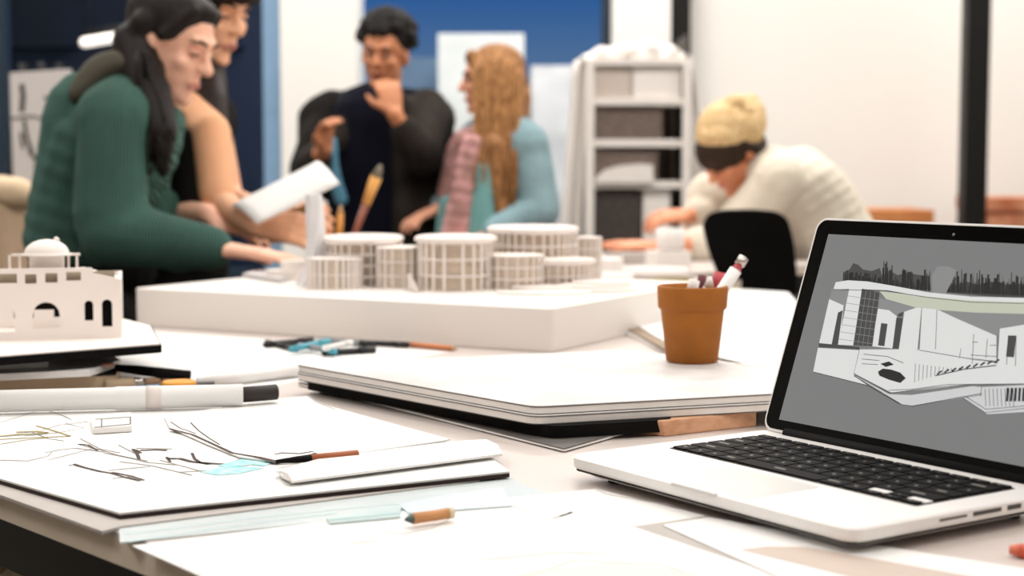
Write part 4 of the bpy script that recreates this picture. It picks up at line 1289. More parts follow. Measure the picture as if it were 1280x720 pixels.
# ================================================================== PEOPLE
def frame(fwd, up):
    f = V(fwd).normalized(); u = V(up); u = (u - f * u.dot(f)).normalized(); r = f.cross(u)
    return Matrix((r, f, u)).transposed()    # columns right, forward, up

def head_blobs(b, c, R, s=1.0):
    def q(x, y, z): return V(c) + R @ V((x, y, z)) * s
    b.ell(q(0, -.012, .035), (.074 * s, .093 * s, .083 * s), R)
    b.ell(q(0, .012, -.03), (.060 * s, .074 * s, .078 * s), R)
    b.ell(q(0, .045, -.078), (.036 * s, .036 * s, .028 * s), R)
    b.ell(q(0, .074, -.092), (.019 * s, .016 * s, .014 * s), R)
    b.ell(q(0, .074, .034), (.048 * s, .016 * s, .012 * s), R)          # brow
    b.cap(q(0, .082, .018), q(0, .103, -.018), .008 * s, .012 * s)     # nose
    for k in (-1, 1):
        b.ell(q(k * .010, .094, -.020), .008 * s)
        b.ell(q(k * .038, .060, -.016), (.020 * s, .020 * s, .018 * s), R)   # cheek
        b.ell(q(k * .074, -.006, -.006), (.009 * s, .017 * s, .029 * s), R)  # ear
        b.cap(q(k * .076, -.012, .015), q(k * .078, -.014, .002), .007 * s)
    b.ell(q(0, .082, -.050), (.022 * s, .010 * s, .006 * s), R)
    b.ell(q(0, .080, -.061), (.018 * s, .010 * s, .007 * s), R)

def hand_blobs(b, w, d, nrm, side, L=.18, curl=.25, spread=.12, w0=.026):
    """w wrist, d direction of hand, nrm back-of-hand normal, side +1/-1: thumb side = side * (d x nrm)"""
    d = V(d).normalized(); nrm = V(nrm); nrm = (nrm - d * nrm.dot(d)).normalized(); x = d.cross(nrm) * side
    w = V(w); pl = L * .5
    for k in range(4):
        t = (k - 1.5) / 1.5
        root = w + d * pl * .96 - x * t * .032 * (L / .18)
        b.cap(w + d * .012 - x * t * .016, root, .0135, .0105)
    b.ell(w + d * pl * .5, (.034, .045, .014), Matrix((x, d, nrm)).transposed())
    lens = (.42, .48, .45, .35)
    for k in range(4):
        t = (k - 1.5) / 1.5
        root = w + d * pl * .94 - x * t * .032 * (L / .18)
        dir_ = (d - x * t * spread).normalized(); p = root; ln = L * lens[k]
        r = .0088
        for j, (fr, cu) in enumerate(((.45, curl * .6), (.32, curl * 1.6), (.23, curl * 2.4))):
            dd = (dir_ * math.cos(cu) - nrm * math.sin(cu)).normalized()
            p2 = p + dd * ln * fr
            b.cap(p, p2, r, r * .9); r *= .9; p = p2
    th = w + d * pl * .28 + x * .026
    t1 = th + (d * .6 + x * .7 - nrm * .25).normalized() * .038
    t2 = t1 + (d * .85 + x * .3 - nrm * .3).normalized() * .032
    b.cap(w + d * .02 + x * .012, th, .015, .014); b.cap(th, t1, .0125, .0105); b.cap(t1, t2, .0102, .0082)

def torso_blobs(b, pel, neck, shR, shL, fwd, infl=0.0, bend=0.0, top=1.0, wm=1.0, bot=-1.0):
    pel, neck, shR, shL = V(pel), V(neck), V(shR), V(shL)
    up = (neck - pel); Lh = up.length
    rt = (shR - shL); sw = rt.length / 2; rt.normalize()
    fw = up.cross(rt)
    if fw.dot(V(fwd)) < 0: fw = -fw
    fw.normalize(); upn = up.normalized()
    M = Matrix((rt, fw, upn)).transposed()
    n = 12
    for i in range(n + 1):
        t = i / n
        if t > top: break
        if t < bot: continue
        c = pel.lerp(neck, t) - fw * bend * math.sin(PI * t)
        if t < .25: w_, d_ = .165 - .1 * t, .115 - .03 * t
        elif t < .5: w_, d_ = .14 - .04 * (t - .25), .105
        elif t < .8: w_, d_ = .13 + .10 * (t - .5), .105 + .02 * (t - .5)
        else: w_, d_ = .16 - .42 * (t - .8), .108 - .15 * (t - .8)
        b.ell(c, ((w_ * wm) + infl, d_ + infl, Lh / n * 1.5 + infl * .4), M)
    b.cap(shR, shL, .052 + infl, .052 + infl)
    for s_ in (shR, shL):
        b.cap(s_, neck.lerp(s_, .25) + upn * .0, .055 + infl, .05 + infl)

def body(name, J, m_skin, root, voxel=.006):
    b = MB()
    R = frame(J['face'], J['up'])
    head_blobs(b, J['head'], R, J.get('hs', 1.0))
    hb = V(J['head']) + R @ V((0, -.02, -.06))
    b.cap(hb, V(J['neck']), .050, .056)
    torso_blobs(b, J['pel'], J['neck'], J['shR'], J['shL'], J['fwd'], bend=J.get('bend', 0))
    for s_ in 'RL':
        b.cap(J['sh' + s_], J['el' + s_], .046, .036); b.cap(J['el' + s_], J['wr' + s_], .036, .024)
        hd = J['hand' + s_]
        hand_blobs(b, J['wr' + s_], hd[0], hd[1], hd[2], L=hd[3] if len(hd) > 3 else .18, curl=hd[4] if len(hd) > 4 else .25)
        if 'hip' + s_ in J:
            b.cap(J['hip' + s_], J['kn' + s_], .078, .052); b.cap(J['kn' + s_], J['an' + s_], .050, .034)
            a = V(J['an' + s_]); ft = V(J['fwd']); ft.z = 0; ft.normalize()
            b.cap(a, a + ft * .13 - V((0, 0, a.z - .035)), .038, .028)
    me = blob(b, voxel, 3)
    return link('body', me, m_skin, root)

def face_bits(J, root, bodyo, closed=False, eye='#2a1a12', lip='#cf8a7c', brow='#2a1c14', skin=None):
    R = frame(J['face'], J['up']); c = V(J['head']); s = J.get('hs', 1.0)
    def q(x, y, z): return c + R @ V((x, y, z)) * s
    for k in (-1, 1):
        b = MB(); b.ell(q(k * .030, .071, .012), (.0125 * s, .010 * s, .0062 * s), R); eo = b.build('eye', mat('eye_white', '#a08a80', .5) if not closed else bodyo.data.materials[0], root)
        b = MB(); b.cap(q(k * .020, .0795, .007), q(k * .041, .0765, .006), .0022 * s) if closed else b.ell(q(k * .030, .078, .011), (.0066 * s, .0042 * s, .0056 * s), R); b.build('eyelashes' if closed else 'iris', mat('iris_' + eye[1:], eye, .5), eo)
        b = MB(); b.cap(q(k * .014, .086, .032), q(k * .032, .084, .037), .0035 * s, .0038 * s); b.cap(q(k * .032, .084, .037), q(k * .050, .070, .032), .0038 * s, .002 * s)
        b.build('eyebrow', mat('hair_' + brow[1:], brow, .8), root)
    b = MB(); b.cap(q(-.020, .084, -.0535), q(0, .0925, -.051), .003 * s, .0045 * s); b.cap(q(0, .0925, -.051), q(.020, .084, -.0535), .0045 * s, .003 * s)
    b.cap(q(-.014, .085, -.060), q(.014, .085, -.060), .0045 * s); me = blob(b, .002, 1); link('lips', me, mat('lip_' + lip[1:], lip, .5), root)

def clothing(name, J, m, root, infl=.014, sleeve=(1.0, 1.0), sr=(.062, .052, .038), top=.97, voxel=.008, extra=None, wm=1.0, bot=-1.0):
    b = MB()
    torso_blobs(b, J['pel'], J['neck'], J['shR'], J['shL'], J['fwd'], infl=infl, bend=J.get('bend', 0), top=top, wm=wm, bot=bot)
    for s_, sl in zip('RL', sleeve):
        sh, el, wr = V(J['sh' + s_]), V(J['el' + s_]), V(J['wr' + s_])
        if sl <= .5:
            b.cap(sh, sh.lerp(el, sl * 2), sr[0], sr[1])
        else:
            t = (sl - .5) * 2
            e_ = el.lerp(wr, t * .94)
            b.cap(sh, el, sr[0], sr[1]); b.cap(el, e_, sr[1], sr[1] + (sr[2] - sr[1]) * t)
    if extra: extra(b)
    me = blob(b, voxel, 4)
    return link(name, me, m, root)

def trousers(J, m, root, shoe=None):
    b = MB()
    p = V(J['pel'])
    b.cap(J['hipR'], J['hipL'], .105)
    b.ell(p, (.17, .13, .11), frame(J['fwd'], (0, 0, 1)))
    b.ell(p.lerp(V(J['neck']), .2), (.155, .125, .10), frame(J['fwd'], (0, 0, 1)))
    for s_ in 'RL':
        b.cap(J['hip' + s_], J['kn' + s_], .092, .066); b.cap(J['kn' + s_], V(J['an' + s_]) + V((0, 0, .03)), .064, .05)
    me = blob(b, .009, 3); link('trousers', me, m, root)
    for s_ in 'RL':
        b = MB(); a = V(J['an' + s_]); ft = V(J['fwd']); ft.z = 0; ft.normalize()
        t = a + ft * .15; b.cap(V((a.x, a.y, .048)) - ft * .03, V((t.x, t.y, .04)), .044, .038)
        b.cap(V((a.x, a.y, .06)), V((a.x, a.y, .1)), .045, .048)
        me = blob(b, .007, 2)
        for v in me.vertices: v.co.z = max(v.co.z, .001)
        link('shoe', me, shoe or m_black, root)

def sit(J, fwd, span=.11, seat=.62, thigh=.42, knee=None):
    f = V(fwd); f.z = 0; f.normalize(); r = f.cross(V((0, 0, 1)))
    p = V(J['pel'])
    for s_, k in (('R', 1), ('L', -1)):
        J['hip' + s_] = p + r * k * .095 - V((0, 0, .03))
        kz = max(p.z - .16, .42)
        J['kn' + s_] = p + r * k * span + f * thigh + V((0, 0, kz - p.z))
        J['an' + s_] = V((J['kn' + s_].x, J['kn' + s_].y, .085)) - f * .05 + r * k * .02
    return J

def stool(J, label):
    p = V(J['pel']); z = p.z - .145
    e = empty('stool', (p.x, p.y, 0), label, 'stool')
    b = MB(); b.lathe([(.155, 0), (.17, .008), (.17, .026), (.15, .034)], (p.x, p.y, z - .034), n=28); b.build('seat', wood('stool_wood', '#9b7a57', '#b28f6a'), e)
    for i in range(4):
        a = PI / 4 + i * PI / 2
        b = MB(); b.tube([(p.x + .12 * math.cos(a), p.y + .12 * math.sin(a), z - .034), (p.x + .2 * math.cos(a), p.y + .2 * math.sin(a), 0)], .013, n=8); b.build('leg', m_blackm, e)
    b = MB(); rr_ = .12 + .08 * (1 - .28 / z); b.tube([(p.x + rr_ * math.cos(a * PI / 12), p.y + rr_ * math.sin(a * PI / 12), .28) for a in range(25)], .008, n=8, cap=False); b.build('foot_ring', m_blackm, e)

def strands(b, roots, tips, n=5, wave=.01, r0=.007, r1=.003, sag=None, seed=1):
    rn = random.Random(seed)
    for (a, t) in zip(roots, tips):
        a, t = V(a), V(t); mid = a.lerp(t, .3) + (sag or V((0, 0, 0)))
        ph = rn.uniform(0, 6); pts = []
        for i in range(n + 3):
            s = i / (n + 2)
            p = a * (1 - s) ** 2 + mid * 2 * s * (1 - s) + t * s * s
            p = p + V((math.sin(s * 6 + ph), math.cos(s * 5 + ph), 0)) * wave * s
            pts.append(p)
        b.tube(pts, [r0 + (r1 - r0) * (i / (n + 2)) for i in range(n + 3)], n=6)

def skin_m(n, c): return mat('skin_' + n, c, .55, var=.06, scale=14, sss=.12)
def hair_m(n, c, c2, st=(70, 70, 4)):
    m = wood('hair_' + n, c2, c, .62, scale=st)
    m.node_tree.nodes['Principled BSDF'].inputs['Specular IOR Level'].default_value = .25
    return m

# ---------------- person 1: green ribbed sweater, left
Y1 = 3.12
fw1 = V((1, -.12, -.0)).normalized()
J = dict(head=P(213, 56, Y1), face=V((.90, -.30, -.42)), up=V((.35, -.1, .93)),
         neck=P(176, 122, Y1 + .02), pel=P(104, 380, Y1 + .03), shR=P(143, 152, Y1 - .15), shL=P(172, 158, Y1 + .17), fwd=fw1,
         elR=P(140, 292, Y1 - .20), wrR=P(276, 312, Y1 - .22), elL=P(165, 265, Y1 + .2), wrL=P(258, 268, Y1 + .05),
         handR=(V((1, -.12, -.10)), V((0, 0, 1)), -1, .175, .12), handL=(V((1, -.1, -.22)), V((.1, -.5, .8)), 1, .17, .5), bend=.035, hs=.96)
J = sit(J, fw1, thigh=.40)
p1 = empty('person', (J['pel'].x, J['pel'].y, 0), 'person in green ribbed sweater with long dark hair, leaning over the model', 'person')
sk1 = skin_m('fair', '#f6bfa4')
bo = body('b', J, sk1, p1)
face_bits(J, p1, bo, closed=True, brow='#2a1c17')
m_green = mat('green_rib_knit', '#41695f', .9, var=.25, scale=9, stripes=('X', 55), bump=1.0)
def ex(b):
    b.cap(P(143, 150, Y1 - .16), P(136, 270, Y1 - .19), .066, .068); b.cap(P(120, 150, Y1), P(108, 300, Y1), .105, .115); b.cap(P(112, 190, Y1), P(100, 300, Y1), .10, .11)
    b.cap(P(136, 275, Y1 - .19), P(225, 312, Y1 - .21), .062, .045)
    b.cap(P(186, 180, Y1 + .05), P(176, 272, Y1 + .05), .05, .055)
sw = clothing('sweater', J, m_green, p1, infl=.022, sleeve=(.985, .80), sr=(.068, .064, .042), extra=ex, top=.93, bot=.22)
b = MB(); e0, e1 = P(262, 310, Y1 - .217), P(270, 311.5, Y1 - .218); b.tube([e0, e1], .036, n=20); b.build('cuff', mat('green_cuff', '#35635a', .9, stripes=('Z', 60), bump=.6), p1)
# hood / collar at back of neck
b = MB()
for i in range(12):
    a = i / 11
    b.cap(P(96 + 74 * a, 118 - 38 * math.sin(a * PI * .6), Y1 - .10 + .03 * math.sin(a * PI)), P(104 + 66 * a, 126 - 34 * math.sin(a * PI * .65), Y1 + .08), .010 + .026 * math.sin(PI * min(1, a * .9 + .1)))
me = blob(b, .008, 3); link('hood', me, mat('olive_brown_collar', '#4a463b', .9), p1)
trousers(J, m_black, p1)
R = frame(J['face'], J['up']); c = V(J['head'])
def q1(x, y, z): return c + R @ V((x, y, z)) * .96
m_h1 = hair_m('dark_brown', '#1c120f', '#0b0706')
b = MB()
b.ell(q1(0, -.022, .048), (.082, .090, .080), R); b.ell(q1(0, -.045, -.01), (.074, .060, .080), R); b.ell(q1(0, .02, .09), (.056, .052, .026), R)
for k in (-1, 1):
    b.cap(q1(k * .045, .050, .088), q1(k * .076, .018, .02), .014, .010)
    b.cap(q1(k * .078, -.03, .03), q1(k * .07, -.06, -.10), .024, .03)
b.cap(q1(.066, -.045, -.02), P(186, 120, Y1 - .10), .04, .044)
b.cap(P(186, 115, Y1 - .10), P(200, 165, Y1 - .15), .044, .034); b.cap(P(200, 165, Y1 - .15), P(204, 215, Y1 - .155), .034, .012)
b.cap(P(182, 90, Y1 - .06), P(176, 140, Y1 - .09), .04, .03)
b.cap(q1(0, -.06, -.02), P(176, 104, Y1), .04, .035)
b.cap(P(165, 90, Y1), P(188, 190, Y1 - .12), .04, .02)
me = blob(b, .007, 2); hr = link('hair', me, m_h1, p1)
b = MB(); rs, ts = [], []
rn = random.Random(5)
for i in range(70):
    t = rn.random()
    rs.append(P(172 + 18 * t + rn.uniform(-3, 3), 70 + rn.uniform(-10, 30), Y1 - .11 + rn.uniform(-.015, .02)))
    ts.append(P(178 + 38 * t + rn.uniform(-3, 3), 150 + rn.random() * 70, Y1 - .17 + rn.uniform(-.02, .02)))
strands(b, rs, ts, wave=.008, r0=.006, r1=.002, sag=V((-.01, -.01, -.02))); b.build('hair_strands', m_h1, hr)
stool(J, 'round wooden stool under the green-sweater person')

# ---------------- person 2: behind, black top, bare arm
Y2 = 3.50
fw2 = V((.85, -.5, 0)).normalized()
J = dict(head=P(262, 12, Y2), face=V((.78, -.50, -.36)), up=V((.3, -.2, .93)),
         neck=P(238, 100, Y2 + .02), pel=P(205, 390, Y2 + .08), shR=P(232, 158, Y2 - .10), shL=P(262, 150, Y2 + .12), fwd=fw2,
         elR=P(268, 252, Y2 - .25), wrR=P(318, 282, Y2 - .42), elL=P(285, 250, Y2 + .10), wrL=P(335, 268, Y2 - .1),
         handR=(V((1, -.2, -.05)), V((.1, -.7, .6)), -1, .17, .5), handL=(V((.9, -.3, .1)), V((0, -.6, .8)), 1, .17, .5), bend=.02)
J = sit(J, V((.98, .15, 0)), thigh=.36)
p2 = empty('person', (J['pel'].x, J['pel'].y, 0), 'person with dark fringe, black top and bare arm, behind the green-sweater person', 'person')
sk2 = skin_m('peach', '#f4ba95')
bo = body('b', J, sk2, p2)
face_bits(J, p2, bo, closed=True)
m_blk = mat('black_knit', '#060505', .9, spec=.2)
clothing('top', J, m_blk, p2, infl=.012, sleeve=(.0, .0), sr=(.055, .055, .04), top=.80, extra=lambda b: (b.cap(P(236, 178, Y2 - .20), P(240, 262, Y2 - .26), .030, .05), b.cap(P(222, 160, Y2 - .16), P(225, 260, Y2 - .2), .04, .06)))
b = MB()
b.cap(P(264, 165, Y2 - .20), P(270, 245, Y2 - .27), .042, .040); b.cap(P(242, 140, Y2 - .12), P(264, 168, Y2 - .19), .042, .044); b.cap(P(240, 130, Y2 - .10), P(246, 165, Y2 - .16), .03, .026)
me = blob(b, .007, 3); link('peach_sleeve', me, mat('peach_shirt', '#edb289', .8, var=.08), p2)
trousers(J, m_black, p2)
R = frame(J['face'], J['up']); c = V(J['head'])
def q2(x, y, z): return c + R @ V((x, y, z))
m_h2 = hair_m('umber', '#2a1911', '#110907')
b = MB()
b.ell(q2(0, -.022, .052), (.092, .106, .088), R); b.ell(q2(0, -.055, -.01), (.086, .072, .09), R)
for i in range(7):
    a = -1 + i / 3
    b.cap(q2(a * .06, .06, .11), q2(a * .062, .088 - abs(a) * .02, .052), .022, .014)
for k in (-1, 1):
    b.cap(q2(k * .082, -.01, .03), q2(k * .085, -.02, -.10), .024, .03)
b.cap(q2(-.05, -.05, -.05), P(258, 120, Y2 - .03), .045, .045); b.cap(P(256, 95, Y2 - .03), P(266, 130, Y2 - .12), .042, .034); b.cap(P(266, 130, Y2 - .12), P(277, 172, Y2 - .2), .034, .008)
b.cap(P(262, 100, Y2 + .02), P(280, 160, Y2 - .1), .04, .01)
me = blob(b, .007, 2); link('hair', me, m_h2, p2)
stool(J, 'round wooden stool under the person with the dark fringe')

# held papers
def quad_sheet(name, pts, th, m, label, cat_='paper', parent=None):
    a, b_, c_, d_ = [V(p) for p in pts]
    n = (b_ - a).cross(d_ - a).normalized() * th
    b = MB(); vs, fs = [], []
    N_ = 8
    for lay in (0, 1):
        for j in range(N_ + 1):
            for i in range(N_ + 1):
                s, t = i / N_, j / N_
                p = (a.lerp(b_, s)).lerp(d_.lerp(c_, s), t) + n * lay + n.normalized() * .012 * math.sin(PI * s)
                vs.append(p)
    k = (N_ + 1) ** 2
    for j in range(N_):
        for i in range(N_):
            q = j * (N_ + 1) + i
            fs.append((q, q + 1, q + N_ + 2, q + N_ + 1)); fs.append((k + q + N_ + 1, k + q + N_ + 2, k + q + 1, k + q))
    for i in range(N_):
        for (q0, q1_) in ((i, i + 1), (N_ * (N_ + 1) + i, N_ * (N_ + 1) + i + 1), (i * (N_ + 1), (i + 1) * (N_ + 1)), (i * (N_ + 1) + N_, (i + 1) * (N_ + 1) + N_)):
            fs.append((q0, q1_, k + q1_, k + q0))
    b._add(vs, fs, True)
    o = b.build(name, m, parent)
    if label: S(o, label, cat_)
    return o
quad_sheet('held_booklet', [P(290, 258, 3.12), P(322, 281, 2.98), P(425, 230, 2.98), P(398, 203, 3.12)], .004, m_paper, 'white booklet held up by the two people at left', 'booklet')
quad_sheet('cardboard_folder', [P(330, 283, 3.10), P(337, 304, 3.08), P(384, 302, 3.10), P(388, 252, 3.12)], .004, mat('kraft_card', '#8e6237', .8, var=.15), 'brown cardboard folder under the held white booklet', 'folder')

# ---------------- person 3: curly-haired man, dark jacket over navy shirt
Y3 = 5.0
fw3 = V((-.15, -1, 0)).normalized()
J = dict(head=P(481, 70, Y3), face=V((-.22, -.95, -.16)), up=V((.05, -.1, 1)),
         neck=P(476, 128, Y3 + .04), pel=P(470, 322, Y3 + .05), shR=P(416, 140, Y3 + .02), shL=P(533, 138, Y3 + .02), fwd=fw3,
         elR=P(385, 212, Y3 - .05), wrR=P(406, 186, Y3 - .28), elL=P(528, 196, Y3 - .18), wrL=P(493, 143, Y3 - .24),
         handR=(V((.1, -.45, .9)), V((-.75, .5, .3)), 1, .15, .75), handL=(V((-.25, .28, 1)), V((.3, -.95, .2)), -1, .175, .75), bend=.02, hs=.94)
J = sit(J, fw3, thigh=.38)
p3 = empty('person', (J['pel'].x, J['pel'].y, 0), 'man with short curly black hair, dark jacket and navy shirt, hand at mouth', 'person')
sk3 = skin_m('tan', '#c9865f')
bo = body('b', J, sk3, p3)
face_bits(J, p3, bo, brow='#140c0a', lip='#8a4038')
clothing('navy_shirt', J, mat('navy_cotton', '#050718', .9, var=.2, spec=.2), p3, infl=.010, sleeve=(.15, .15), sr=(.06, .055, .04), top=.96, extra=lambda b: b.cap(P(460, 150, Y3 - .02), P(462, 290, Y3 - .02), .12, .14))
m_jk = mat('olive_black_jacket', '#2f2924', .9, spec=.25, col2='#100d0c', scale=5, bump=.3)
b = MB()
for s_ in 'RL':
    sh, el, wr = V(J['sh' + s_]), V(J['el' + s_]), V(J['wr' + s_])
    b.cap(sh, el, .074, .062); b.cap(el, el.lerp(wr, .62), .060, .046)
    k = -1 if s_ == 'R' else 1
    nk = V(J['neck'])
    b.cap(sh, nk + V((k * .06, .03, .0)), .066, .045)
    for i in range(7):
        t = i / 6
        if s_ == 'L':
            b.cap(P(522 - 6 * t, 145 + 160 * t, Y3 - .0), P(538 - 2 * t, 150 + 155 * t, Y3 + .06), .075, .085)
        else:
            b.cap(P(404, 140 + 60 * t, Y3 + .01), P(398, 150 + 60 * t, Y3 + .07), .06, .07)
b.cap(P(452, 128, Y3 - .06), P(428, 175, Y3 - .09), .045, .05); b.cap(P(498, 132, Y3 - .06), P(512, 290, Y3 - .11), .045, .06); b.cap(P(420, 150, Y3 + .1), P(530, 150, Y3 + .1), .09); b.cap(P(420, 220, Y3 + .12), P(535, 280, Y3 + .1), .09); b.cap(P(440, 290, Y3 + .12), P(530, 290, Y3 + .1), .09)
b.cap(P(528, 165, Y3 - .04), P(516, 290, Y3 - .05), .07, .08)
me = blob(b, .009, 3); link('jacket', me, m_jk, p3)
b = MB()
for i in range(6):
    t = i / 5
    b.cap(P(413 + 10 * t * t, 178 + 12 * i, Y3 - .16), P(415 + 12 * t * t, 190 + 12 * i, Y3 - .16), .022, .02)
me = blob(b, .006, 2); link('blue_lining', me, mat('denim_blue', '#5f98b4', .8, var=.2), p3)
trousers(J, m_black, p3)
R = frame(J['face'], J['up']); c = V(J['head'])
b = MB(); rn = random.Random(11)
b.ell(c + R @ V((0, -.033, .056)), (.088, .092, .076), R)
for i in range(230):
    th = rn.uniform(0, 2 * PI); ph = rn.uniform(-.25, PI / 2)
    d = V((math.cos(ph) * math.cos(th), math.cos(ph) * math.sin(th), math.sin(ph)))
    if d.y > .45 and d.z < .36: continue
    if d.z < .0 and d.y > -.45: continue
    b.ell(c + R @ V((d.x * .088, -.026 + d.y * .094, .050 + d.z * .088)), rn.uniform(.014, .022), seg=8, rings=6)
me = blob(b, .006, 1); link('hair', me, mat('curly_black_hair', '#0e0908', .85, var=.4, scale=120, bump=.8), p3)
stool(J, 'round wooden stool under the man in the dark jacket')

# ---------------- person 4: long light-brown hair, blue cardigan, pink scarf
Y4 = 4.9
fw4 = V((-.85, .1, 0)).normalized()
J = dict(head=P(612, 102, Y4), face=V((-.93, -.05, -.08)), up=V((-.03, 0, 1)),
         neck=P(622, 160, Y4), pel=P(628, 335, Y4 + .02), shR=P(596, 182, Y4 + .16), shL=P(655, 182, Y4 - .10), fwd=fw4,
         elR=P(572, 250, Y4 + .12), wrR=P(548, 262, Y4 - .02), elL=P(672, 262, Y4 - .14), wrL=P(600, 300, Y4 - .22),
         handR=(V((-.6, -.5, -.2)), V((0, 0, 1)), 1, .16, .4), handL=(V((-1, .1, 0)), V((0, -.3, 1)), 1, .16, .4), bend=.02, hs=.90)
J = sit(J, V((-.35, -.94, 0)), thigh=.38)
p4 = empty('person', (J['pel'].x, J['pel'].y, 0), 'woman with long straight light-brown hair, pale blue cardigan and pink scarf', 'person')
bo = body('b', J, skin_m('rosy', '#ecab8c'), p4)
face_bits(J, p4, bo, brow='#6b4a30')
m_cy = mat('sky_blue_cardigan', '#8aa9b2', .9, var=.35, scale=7, bump=.5)
clothing('cardigan', J, m_cy, p4, infl=.024, sleeve=(.9, .9), sr=(.068, .06, .045), top=.95, wm=.95, extra=lambda b: (b.cap(P(660, 188, Y4 - .08), P(676, 262, Y4 - .10), .07, .062), b.cap(P(628, 200, Y4), P(612, 320, Y4), .13, .16)))
b = MB()
for i in range(9):
    t = i / 8
    b.cap(P(584 - 20 * t, 176 + 116 * t, Y4 - .14), P(594 - 12 * t, 178 + 116 * t, Y4 - .16), .022 + .012 * t, .026 + .008 * t)
b.cap(P(600, 168, Y4 - .06), P(578, 176, Y4 - .02), .035, .035); b.cap(P(574, 185, Y4 - .0), P(560, 240, Y4 - .02), .04, .035)
me = blob(b, .008, 2); link('scarf', me, mat('pink_plaid_scarf', '#d9a3a3', .9, col2='#a98078', scale=22, bump=.4), p4)
b = MB(); b.cap(P(606, 205, Y4 - .16), P(602, 300, Y4 - .19), .03, .045); b.cap(P(560, 255, Y4 - .1), P(555, 300, Y4 - .1), .03, .03)
me = blob(b, .008, 2); link('teal_vest', me, mat('teal_knit', '#6d9c9c', .9), p4)
trousers(J, mat('dark_denim', '#27303c', .8), p4)
R = frame(J['face'], J['up']); c = V(J['head'])
m_h4 = hair_m('light_brown', '#b98552', '#5e3b22', (45, 45, 3))
b = MB()
def q4(x, y, z): return c + R @ V((x, y, z)) * .90
b.ell(q4(0, -.028, .045), (.080, .093, .078), R); b.ell(q4(0, -.06, -.02), (.077, .066, .09), R)
for k in (-1, 1):
    b.cap(q4(k * .04, .055, .09), q4(k * .080, .02, -.0), .022, .02)
    b.cap(q4(k * .08, .0, .02), q4(k * .07, -.01, -.14), .026, .03)
b.cap(q4(0, -.06, -.06), P(632, 185, Y4 - .06), .075, .06)
b.cap(P(618, 120, Y4 - .07), P(618, 190, Y4 - .13), .06, .055); b.cap(P(618, 185, Y4 - .14), P(626, 262, Y4 - .17), .055, .03)
b.cap(P(636, 120, Y4 - .05), P(634, 200, Y4 - .12), .05, .045)
b.cap(P(606, 130, Y4 - .1), P(604, 200, Y4 - .16), .035, .03)
me = blob(b, .008, 2); hr = link('hair', me, m_h4, p4)
b = MB(); rs, ts = [], []
for i in range(110):
    t = rn.random()
    rs.append(P(592 + 58 * t, 64 + rn.uniform(-2, 22) + 70 * (t - .5) ** 2, Y4 - .09 - .02 * math.sin(PI * t)))
    ts.append(P(596 + 50 * t + rn.uniform(-4, 4), 215 + rn.random() * 68, Y4 - .18 + rn.uniform(-.02, .02)))
strands(b, rs, ts, wave=.003, r0=.007, r1=.003, sag=V((0, -.02, 0)), seed=3)
b.build('hair_strands', hair_m('caramel', '#c8935c', '#6e4629', (45, 45, 3)), hr)
b = MB(); b.cap(q4(.03, -.02, .115), q4(.085, -.03, .05), .03, .024); b.cap(q4(.085, -.03, .05), P(612, 195, Y4 - .19), .022, .008); b.bm.free()
stool(J, 'round wooden stool under the woman with long hair')

# ---------------- person 5: bent woman with blonde bun, cream sweater
Y5 = 4.5
fw5 = V((-1, -.25, 0)).normalized()
J = dict(head=P(912, 190, Y5 - .05), face=V((-.62, -.40, -.68)), up=V((-.45, -.30, .84)),
         neck=P(960, 212, Y5 - .02), pel=P(1050, 350, Y5 + .05), shR=P(985, 222, Y5 + .17), shL=P(972, 226, Y5 - .14), fwd=fw5,
         elR=P(905, 262, Y5 + .2), wrR=P(862, 270, Y5 + .1), elL=P(905, 306, Y5 - .1), wrL=P(830, 309, Y5 - .25),
         handR=(V((-1, -.1, -.02)), V((0, -.4, .9)), 1, .165, .6), handL=(V((-1, -.15, .06)), V((0, -.2, 1)), 1, .18, .08), bend=.05, hs=.98)
J = sit(J, fw5, thigh=.36)
p5 = empty('person', (J['pel'].x, J['pel'].y, 0), 'woman with blonde bun in cream sweater bending over the far table', 'person')
bo = body('b', J, skin_m('ruddy', '#dd946f'), p5)
face_bits(J, p5, bo, closed=True, brow='#4a3020')
m_cr = mat('cream_knit', '#e6dccb', .95, var=.12, scale=10, bump=.8, bscale=60)
clothing('sweater', J, m_cr, p5, infl=.026, sleeve=(.86, .74), sr=(.072, .064, .045), top=.93,
         extra=lambda b: (b.cap(P(1000, 225, Y5), P(1040, 300, Y5), .10, .13), b.cap(P(972, 232, Y5 - .14), P(915, 290, Y5 - .11), .07, .07), b.cap(P(985, 228, Y5 + .15), P(885, 250, Y5 + .18), .075, .07), b.cap(P(885, 240, Y5 + .18), P(868, 290, Y5 + .16), .06, .05)))
trousers(J, m_black, p5)
R = frame(J['face'], J['up']); c = V(J['head'])
def q5(x, y, z): return c + R @ V((x, y, z)) * .98
m_h5 = hair_m('blonde', '#ecd0a0', '#c29c66', (40, 20, 20)); m_h5d = hair_m('dark_under', '#3d2b1d', '#20150e')
b = MB(); b.ell(q5(0, .004, .030), (.085, .090, .070), R); b.ell(q5(0, -.050, -.02), (.080, .060, .065), R)
b.cap(q5(.07, .0, .03), q5(.07, -.04, -.03), .02); b.cap(q5(-.07, .0, .03), q5(-.07, -.04, -.03), .02)
me = blob(b, .007, 2); hr = link('hair', me, m_h5d, p5)
b = MB(); b.ell(q5(0, -.036, .052), (.091, .096, .088), R); b.cap(P(900, 170, Y5 - .09), P(930, 160, Y5 - .08), .052, .06); b.ell(P(904, 172, Y5 - .075), (.078, .08, .05)); b.ell(P(930, 152, Y5 - .05), (.066, .07, .068)); b.cap(P(893, 170, Y5 - .05), P(922, 146, Y5 - .03), .055, .05); b.ell(P(905, 160, Y5 - .0), (.07, .08, .06)); b.cap(P(935, 175, Y5 - .06), P(952, 200, Y5 - .06), .04, .02)
